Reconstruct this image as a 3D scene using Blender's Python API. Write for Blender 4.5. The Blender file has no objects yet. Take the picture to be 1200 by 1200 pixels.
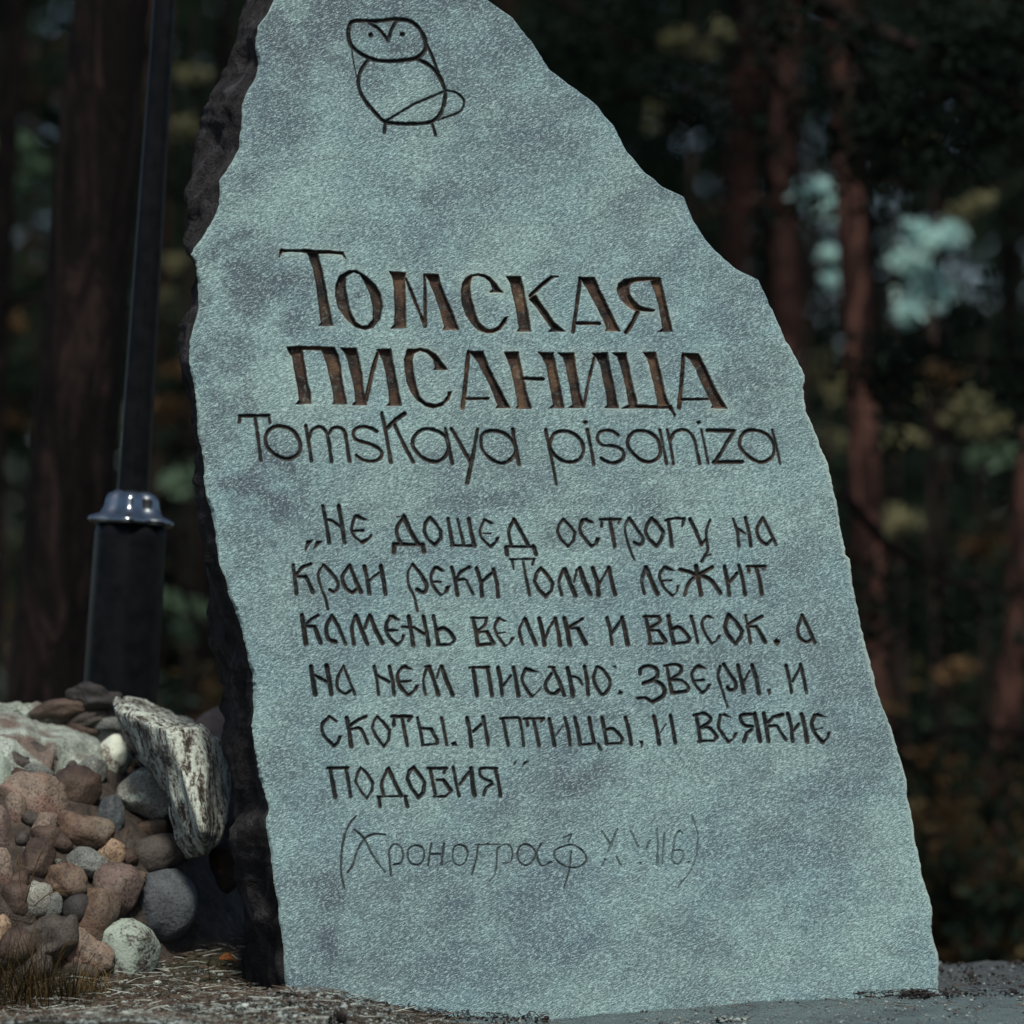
import bpy, bmesh, math, random
import numpy as np
from mathutils import Vector, Matrix, noise as mnoise

# ---------------------------------------------------------------- camera, world, sun, exposure
scene = bpy.context.scene
COL = scene.collection
random.seed(7)
RNG = np.random.default_rng(11)

CAMZ = 0.63          # eye height above the plinth
DIST = 7.0           # distance from lens to the stone
cam_data = bpy.data.cameras.new("camera")
cam = bpy.data.objects.new("camera", cam_data)
COL.objects.link(cam)
cam.location = (0.0, -DIST, CAMZ)
cam.rotation_euler = (math.radians(90), 0, 0)
cam_data.sensor_width = 36.0
cam_data.lens = 36.0 * DIST / 2.0
cam_data.shift_y = 200.0 / 1200.0
cam_data.clip_start = 0.1
cam_data.clip_end = 2000.0
cam_data.dof.use_dof = True
cam_data.dof.focus_distance = DIST + 0.02
cam_data.dof.aperture_fstop = 2.3
scene.camera = cam

SUN_DIR = Vector((0.06, -0.58, 0.78)).normalized()     # towards the sun
sun_el = math.asin(SUN_DIR.z)
sun_az = math.atan2(SUN_DIR.x, SUN_DIR.y)
world = bpy.data.worlds.new("World")
scene.world = world
world.use_nodes = True
wnt = world.node_tree
wnt.nodes.clear()
wo = wnt.nodes.new("ShaderNodeOutputWorld")
wb = wnt.nodes.new("ShaderNodeBackground")
ws = wnt.nodes.new("ShaderNodeTexSky")
ws.sky_type = 'NISHITA'
ws.sun_disc = False
ws.sun_elevation = sun_el
ws.sun_rotation = sun_az
ws.dust_density = 2.0
ws.air_density = 1.0
wb.inputs["Strength"].default_value = 0.062
wnt.links.new(ws.outputs[0], wb.inputs[0])
wnt.links.new(wb.outputs[0], wo.inputs[0])

sd = bpy.data.lights.new("sun", 'SUN')
sd.energy = 2.7
sd.angle = math.radians(9.0)
sd.color = (1.0, 0.93, 0.82)
sun = bpy.data.objects.new("sun", sd)
COL.objects.link(sun)
sun.location = (6, -6, 8)
sun.rotation_euler = SUN_DIR.to_track_quat('Z', 'Y').to_euler()

scene.view_settings.view_transform = 'Standard'
scene.view_settings.look = 'None'
scene.view_settings.exposure = 0.58
scene.view_settings.gamma = 1.0
scene.view_settings.use_curve_mapping = False
scene.render.resolution_x = 1024
scene.render.resolution_y = 1024

# ---------------------------------------------------------------- helpers
def at(px, py, d):
    """point seen at photo position (px, py) and depth d from the lens"""
    return Vector(((px - 600) / 600.0 * d / DIST, d - DIST, CAMZ + (800 - py) / 600.0 * d / DIST))

def tag(o, label=None, cat=None, group=None, kind=None):
    if label: o['label'] = label
    if cat: o['category'] = cat
    if group: o['group'] = group
    if kind: o['kind'] = kind
    return o

def np_mesh(name, verts, faces, smooth=True):
    me = bpy.data.meshes.new(name)
    verts = np.asarray(verts, dtype=np.float32)
    faces = np.asarray(faces, dtype=np.int32)
    n = faces.shape[1]
    me.vertices.add(len(verts))
    me.vertices.foreach_set("co", verts.ravel())
    me.loops.add(faces.size)
    me.loops.foreach_set("vertex_index", faces.ravel())
    me.polygons.add(len(faces))
    me.polygons.foreach_set("loop_start", np.arange(0, faces.size, n, dtype=np.int32))
    me.polygons.foreach_set("loop_total", np.full(len(faces), n, dtype=np.int32))
    me.polygons.foreach_set("use_smooth", np.full(len(faces), smooth, dtype=bool))
    me.update(calc_edges=True)
    me.validate()
    return me

def obj(name, me, mat=None, parent=None, loc=(0, 0, 0)):
    o = bpy.data.objects.new(name, me)
    COL.objects.link(o)
    o.location = loc
    if mat is not None and me is not None and len(me.materials) == 0:
        me.materials.append(mat)
    if parent is not None:
        o.parent = parent
    return o

def empty(name, loc):
    o = bpy.data.objects.new(name, None)
    COL.objects.link(o)
    o.location = loc
    o.empty_display_size = 0.1
    return o

class MB:
    """collects polygons for one mesh"""
    def __init__(s):
        s.v = []; s.f = []
    def add(s, vs, fs):
        b = len(s.v)
        s.v.extend([tuple(p) for p in vs])
        s.f.extend([tuple(i + b for i in f) for f in fs])
    def tube(s, pts, radii, seg=10, rough=0.0, freq=3.0, caps=True):
        pts = [Vector(p) for p in pts]
        rings = []
        up = Vector((0.13, 0.99, 0.05)).normalized()
        for i, p in enumerate(pts):
            if i == 0: t = pts[1] - pts[0]
            elif i == len(pts) - 1: t = pts[-1] - pts[-2]
            else: t = pts[i + 1] - pts[i - 1]
            t.normalize()
            a = t.cross(up)
            if a.length < 1e-3: a = t.cross(Vector((1, 0, 0)))
            a.normalize(); b = a.cross(t)
            ring = []
            for k in range(seg):
                an = 2 * math.pi * k / seg
                dvec = a * math.cos(an) + b * math.sin(an)
                r = radii[i]
                if rough:
                    q = p + dvec * r
                    r *= 1 + rough * mnoise.noise(Vector((q.x, q.y, q.z * 0.35)) * freq)
                ring.append(p + dvec * r)
            rings.append(ring)
        vs = [q for r in rings for q in r]
        fs = []
        for i in range(len(pts) - 1):
            for k in range(seg):
                k2 = (k + 1) % seg
                fs.append((i * seg + k, i * seg + k2, (i + 1) * seg + k2, (i + 1) * seg + k))
        if caps:
            fs.append(tuple(range(seg - 1, -1, -1)))
            fs.append(tuple((len(pts) - 1) * seg + k for k in range(seg)))
        s.add(vs, fs)
    def lathe(s, prof, seg=32, flute=0.0, nfl=8):
        n = len(prof)
        vs = []
        for (r, z) in prof:
            for k in range(seg):
                an = 2 * math.pi * k / seg
                rr = r * (1 + flute * math.cos(an * nfl))
                vs.append((rr * math.cos(an), rr * math.sin(an), z))
        fs = []
        for i in range(n - 1):
            for k in range(seg):
                k2 = (k + 1) % seg
                fs.append((i * seg + k, i * seg + k2, (i + 1) * seg + k2, (i + 1) * seg + k))
        fs.append(tuple(range(seg - 1, -1, -1)))
        fs.append(tuple((n - 1) * seg + k for k in range(seg)))
        s.add(vs, fs)
    def mesh(s, name, smooth=True, origin=(0, 0, 0)):
        me = bpy.data.meshes.new(name)
        ox, oy, oz = origin
        me.from_pydata([(x - ox, y - oy, z - oz) for (x, y, z) in s.v], [], s.f)
        me.polygons.foreach_set("use_smooth", np.full(len(me.polygons), smooth, dtype=bool))
        me.update()
        return me

# ---------------------------------------------------------------- materials
class NT:
    def __init__(s, name):
        s.m = bpy.data.materials.new(name)
        s.m.use_nodes = True
        s.t = s.m.node_tree
        s.t.nodes.clear()
        s.out = s.n("ShaderNodeOutputMaterial")
    def n(s, typ, **kw):
        nd = s.t.nodes.new(typ)
        for k, v in kw.items():
            if k.startswith("i_"):
                key = k[2:].replace("_", " ")
                nd.inputs[key].default_value = v
            else:
                setattr(nd, k, v)
        return nd
    def l(s, a, b): s.t.links.new(a, b)
    def coords(s, rot=(0, 0, 0), scale=(1, 1, 1), which="Object", loc=(0, 0, 0)):
        tc = s.n("ShaderNodeTexCoord")
        mp = s.n("ShaderNodeMapping")
        mp.inputs["Rotation"].default_value = rot
        mp.inputs["Scale"].default_value = scale
        mp.inputs["Location"].default_value = loc
        s.l(tc.outputs[which], mp.inputs[0])
        return mp.outputs[0]
    def noise(s, vec, scale, detail=4.0, rough=0.55, dist=0.0):
        n = s.n("ShaderNodeTexNoise")
        n.inputs["Scale"].default_value = scale
        n.inputs["Detail"].default_value = detail
        n.inputs["Roughness"].default_value = rough
        n.inputs["Distortion"].default_value = dist
        if vec is not None: s.l(vec, n.inputs["Vector"])
        return n.outputs["Fac"]
    def ramp(s, fac, stops, interp='LINEAR'):
        r = s.n("ShaderNodeValToRGB")
        r.color_ramp.interpolation = interp
        els = r.color_ramp.elements
        while len(els) < len(stops): els.new(0.5)
        for e, (p, c) in zip(els, stops):
            e.position = p
            e.color = (c, c, c, 1) if isinstance(c, (int, float)) else (*c, 1)
        s.l(fac, r.inputs[0])
        return r.outputs[0]
    def mix(s, fac, a, b, mode='MIX'):
        m = s.n("ShaderNodeMix", data_type='RGBA', blend_type=mode)
        for sock, val in ((m.inputs[0], fac), (m.inputs[6], a), (m.inputs[7], b)):
            if hasattr(val, "is_linked") or hasattr(val, "links"): s.l(val, sock)
            elif isinstance(val, (int, float)): sock.default_value = val
            else: sock.default_value = (*val, 1)
        return m.outputs[2]
    def math(s, op, a, b=None, clamp=False):
        m = s.n("ShaderNodeMath", operation=op, use_clamp=clamp)
        for i, v in enumerate((a, b)):
            if v is None: continue
            if isinstance(v, (int, float)): m.inputs[i].default_value = v
            else: s.l(v, m.inputs[i])
        return m.outputs[0]
    def bump(s, h, dist, strength=1.0, normal=None):
        b = s.n("ShaderNodeBump")
        b.inputs["Strength"].default_value = strength
        b.inputs["Distance"].default_value = dist
        s.l(h, b.inputs["Height"])
        if normal is not None: s.l(normal, b.inputs["Normal"])
        return b.outputs[0]
    def finish(s, color, rough=0.9, normal=None, spec=0.3, metallic=0.0):
        p = s.n("ShaderNodeBsdfPrincipled")
        if isinstance(color, tuple): p.inputs["Base Color"].default_value = (*color, 1)
        else: s.l(color, p.inputs["Base Color"])
        if isinstance(rough, (int, float)): p.inputs["Roughness"].default_value = rough
        else: s.l(rough, p.inputs["Roughness"])
        p.inputs["Specular IOR Level"].default_value = spec
        p.inputs["Metallic"].default_value = metallic
        if normal is not None: s.l(normal, p.inputs["Normal"])
        s.l(p.outputs[0], s.out.inputs[0])
        return s.m

def mat_face():
    s = NT("dressed_granite")
    # tooling marks: short diagonal dashes rising to the right
    vd = s.coords(rot=(0, math.radians(28), 0), scale=(1, 1, 1))
    def stretch(k, loc=0.0):
        mp = s.n("ShaderNodeMapping")
        mp.inputs["Scale"].default_value = k
        mp.inputs["Location"].default_value = (loc, loc, loc)
        s.l(vd, mp.inputs[0]); return mp.outputs[0]
    dash = s.noise(stretch((0.26, 1, 1)), 470, 2.0, 0.7, 0.25)
    dash2 = s.noise(stretch((0.32, 1, 1), 3.1), 210, 3.0, 0.6, 0.4)
    vo = s.coords()
    grit = s.noise(vo, 420, 2.0, 0.7)
    fleck = s.math('ADD', s.math('MULTIPLY', dash, 0.68), s.math('MULTIPLY', grit, 0.32))
    big = s.noise(vo, 2.6, 5.0, 0.6, 0.3)
    mid = s.noise(stretch((0.55, 1, 1), 7.7), 14, 5.0, 0.62, 0.5)
    hue = s.noise(vo, 5.5, 3.0, 0.5, 0.2)
    base = s.mix(s.ramp(hue, [(0.38, 0.0), (0.62, 1.0)]), (0.205, 0.340, 0.372), (0.260, 0.400, 0.398))
    blot = s.math('ADD', s.math('MULTIPLY', big, 0.55), s.math('MULTIPLY', mid, 0.45))
    blotm = s.ramp(blot, [(0.40, 1.0), (0.50, 0.45), (0.60, 0.0)])
    stn = s.n("ShaderNodeAttribute", attribute_name="blotch")
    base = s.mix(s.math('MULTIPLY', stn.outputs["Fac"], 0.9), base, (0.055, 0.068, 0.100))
    base = s.mix(s.math('MULTIPLY', blotm, 0.66), base, (0.075, 0.100, 0.135))
    dk = s.ramp(fleck, [(0.38, 1.0), (0.49, 0.30), (0.56, 0.0)])
    base = s.mix(s.math('MULTIPLY', dk, 0.72), base, (0.045, 0.075, 0.09))
    lt = s.ramp(fleck, [(0.51, 0.0), (0.62, 1.0)])
    base = s.mix(s.math('MULTIPLY', lt, 0.62), base, (0.50, 0.71, 0.70))
    pit = s.ramp(grit, [(0.30, 1.0), (0.42, 0.0)])
    base = s.mix(s.math('MULTIPLY', pit, 0.45), base, (0.05, 0.07, 0.08))
    # dark paint and dirt left inside the cut letters
    at_ = s.n("ShaderNodeAttribute", attribute_name="ink")
    br_ = s.n("ShaderNodeAttribute", attribute_name="brown")
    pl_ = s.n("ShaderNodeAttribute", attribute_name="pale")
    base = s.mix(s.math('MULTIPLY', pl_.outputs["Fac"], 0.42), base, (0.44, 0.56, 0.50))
    wear = s.noise(vo, 42, 3.0, 0.6)
    brn = s.mix(s.ramp(wear, [(0.36, 0.0), (0.62, 1.0)]), (0.009, 0.008, 0.008), (0.052, 0.031, 0.022))
    rust = s.noise(s.coords(loc=(4, 2, 1)), 22, 2.0, 0.5)
    brn = s.mix(s.ramp(rust, [(0.52, 0.0), (0.66, 0.75)]), brn, (0.125, 0.078, 0.045))
    ink = s.mix(br_.outputs["Fac"], s.mix(s.ramp(wear, [(0.45, 0.0), (0.75, 1.0)]), (0.006, 0.009, 0.010), (0.030, 0.023, 0.020)), brn)
    fac = s.math('MULTIPLY', at_.outputs["Fac"], s.ramp(s.noise(vo, 120, 2, 0.6), [(0.25, 0.72), (0.45, 1.0)]))
    col = s.mix(fac, base, ink)
    h = s.math('ADD', s.math('MULTIPLY', dash, 0.6), s.math('ADD', s.math('MULTIPLY', dash2, 0.35), s.math('MULTIPLY', grit, 0.4)))
    nrm = s.bump(h, 0.0034, 1.0)
    return s.finish(col, 0.82, nrm, 0.35)

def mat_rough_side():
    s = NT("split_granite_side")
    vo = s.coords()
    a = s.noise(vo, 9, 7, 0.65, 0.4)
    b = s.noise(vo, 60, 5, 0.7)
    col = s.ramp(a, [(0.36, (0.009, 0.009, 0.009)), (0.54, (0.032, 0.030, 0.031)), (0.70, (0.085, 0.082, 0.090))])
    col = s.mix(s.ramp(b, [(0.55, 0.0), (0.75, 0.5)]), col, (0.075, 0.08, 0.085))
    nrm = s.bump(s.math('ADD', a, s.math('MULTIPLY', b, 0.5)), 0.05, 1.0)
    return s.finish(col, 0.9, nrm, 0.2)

def mat_rock(name, c1, c2, c3=None, scale=22.0, rough=0.75, bump=0.004, spots=0.0, spotc=(0.5, 0.56, 0.48), strata=None, seed=0.0):
    s = NT(name)
    vo = s.coords(loc=(seed, seed * 0.7, -seed))
    vs = vo
    if strata: vs = s.coords(scale=strata, loc=(seed, seed, seed))
    a = s.noise(vs, scale * 0.6, 7, 0.68, 0.7)
    f = s.noise(vo, scale * 9, 3, 0.65)
    m2 = s.noise(vo, scale * 2.6, 4, 0.65, 0.4)
    col = s.ramp(s.math('ADD', s.math('MULTIPLY', a, 0.65), s.math('MULTIPLY', m2, 0.35)), [(0.38, c1), (0.60, c2)])
    if c3:
        col = s.mix(s.ramp(s.noise(vo, scale * 0.35, 3, 0.5, 0.6), [(0.48, 0.0), (0.60, 1.0)]), col, c3)
    col = s.mix(s.ramp(f, [(0.36, 0.75), (0.50, 0.0)]), col, (0.025, 0.022, 0.022))
    if spots:
        m = s.ramp(s.math('ADD', s.math('MULTIPLY', s.noise(vo, scale * 0.5, 5, 0.62, 0.4), 0.75), s.math('MULTIPLY', f, 0.25)), [(0.62 - spots * 0.3, 0.0), (0.68 - spots * 0.3, 1.0)])
        col = s.mix(m, col, spotc)
    nrm = s.bump(s.math('ADD', a, s.math('ADD', s.math('MULTIPLY', m2, 0.35), s.math('MULTIPLY', f, 0.25))), bump * 2.2, 1.0)
    return s.finish(col, rough, nrm, 0.35)

def mat_bark(name, c1, c2, c3, vscale=0.25):
    s = NT(name)
    vo = s.coords(scale=(1, 1, vscale))
    a = s.noise(vo, 14, 6, 0.65, 0.8)
    b = s.noise(vo, 50, 4, 0.6)
    col = s.ramp(a, [(0.36, c1), (0.52, c2), (0.68, c3)])
    nrm = s.bump(s.math('ADD', a, s.math('MULTIPLY', b, 0.3)), 0.03, 1.0)
    return s.finish(col, 0.95, nrm, 0.1)

def mat_leaf(name, c1, c2, transl=0.35, c3=None):
    s = NT(name)
    vo = s.coords(which="Object")
    a = s.noise(vo, 1.6, 3, 0.6)
    b = s.noise(vo, 14, 2, 0.5)
    col = s.ramp(s.math('ADD', s.math('MULTIPLY', a, 0.6), s.math('MULTIPLY', b, 0.4)), [(0.40, c1), (0.62, c2)])
    if c3: col = s.mix(s.ramp(s.noise(s.coords(loc=(3, 1, 5)), 3.0, 2, 0.5), [(0.60, 0.0), (0.68, 1.0)]), col, c3)
    d = s.n("ShaderNodeBsdfDiffuse"); t = s.n("ShaderNodeBsdfTranslucent"); m = s.n("ShaderNodeMixShader")
    s.l(col, d.inputs[0]); s.l(col, t.inputs[0])
    m.inputs[0].default_value = transl
    s.l(d.outputs[0], m.inputs[1]); s.l(t.outputs[0], m.inputs[2]); s.l(m.outputs[0], s.out.inputs[0])
    return s.m

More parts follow.
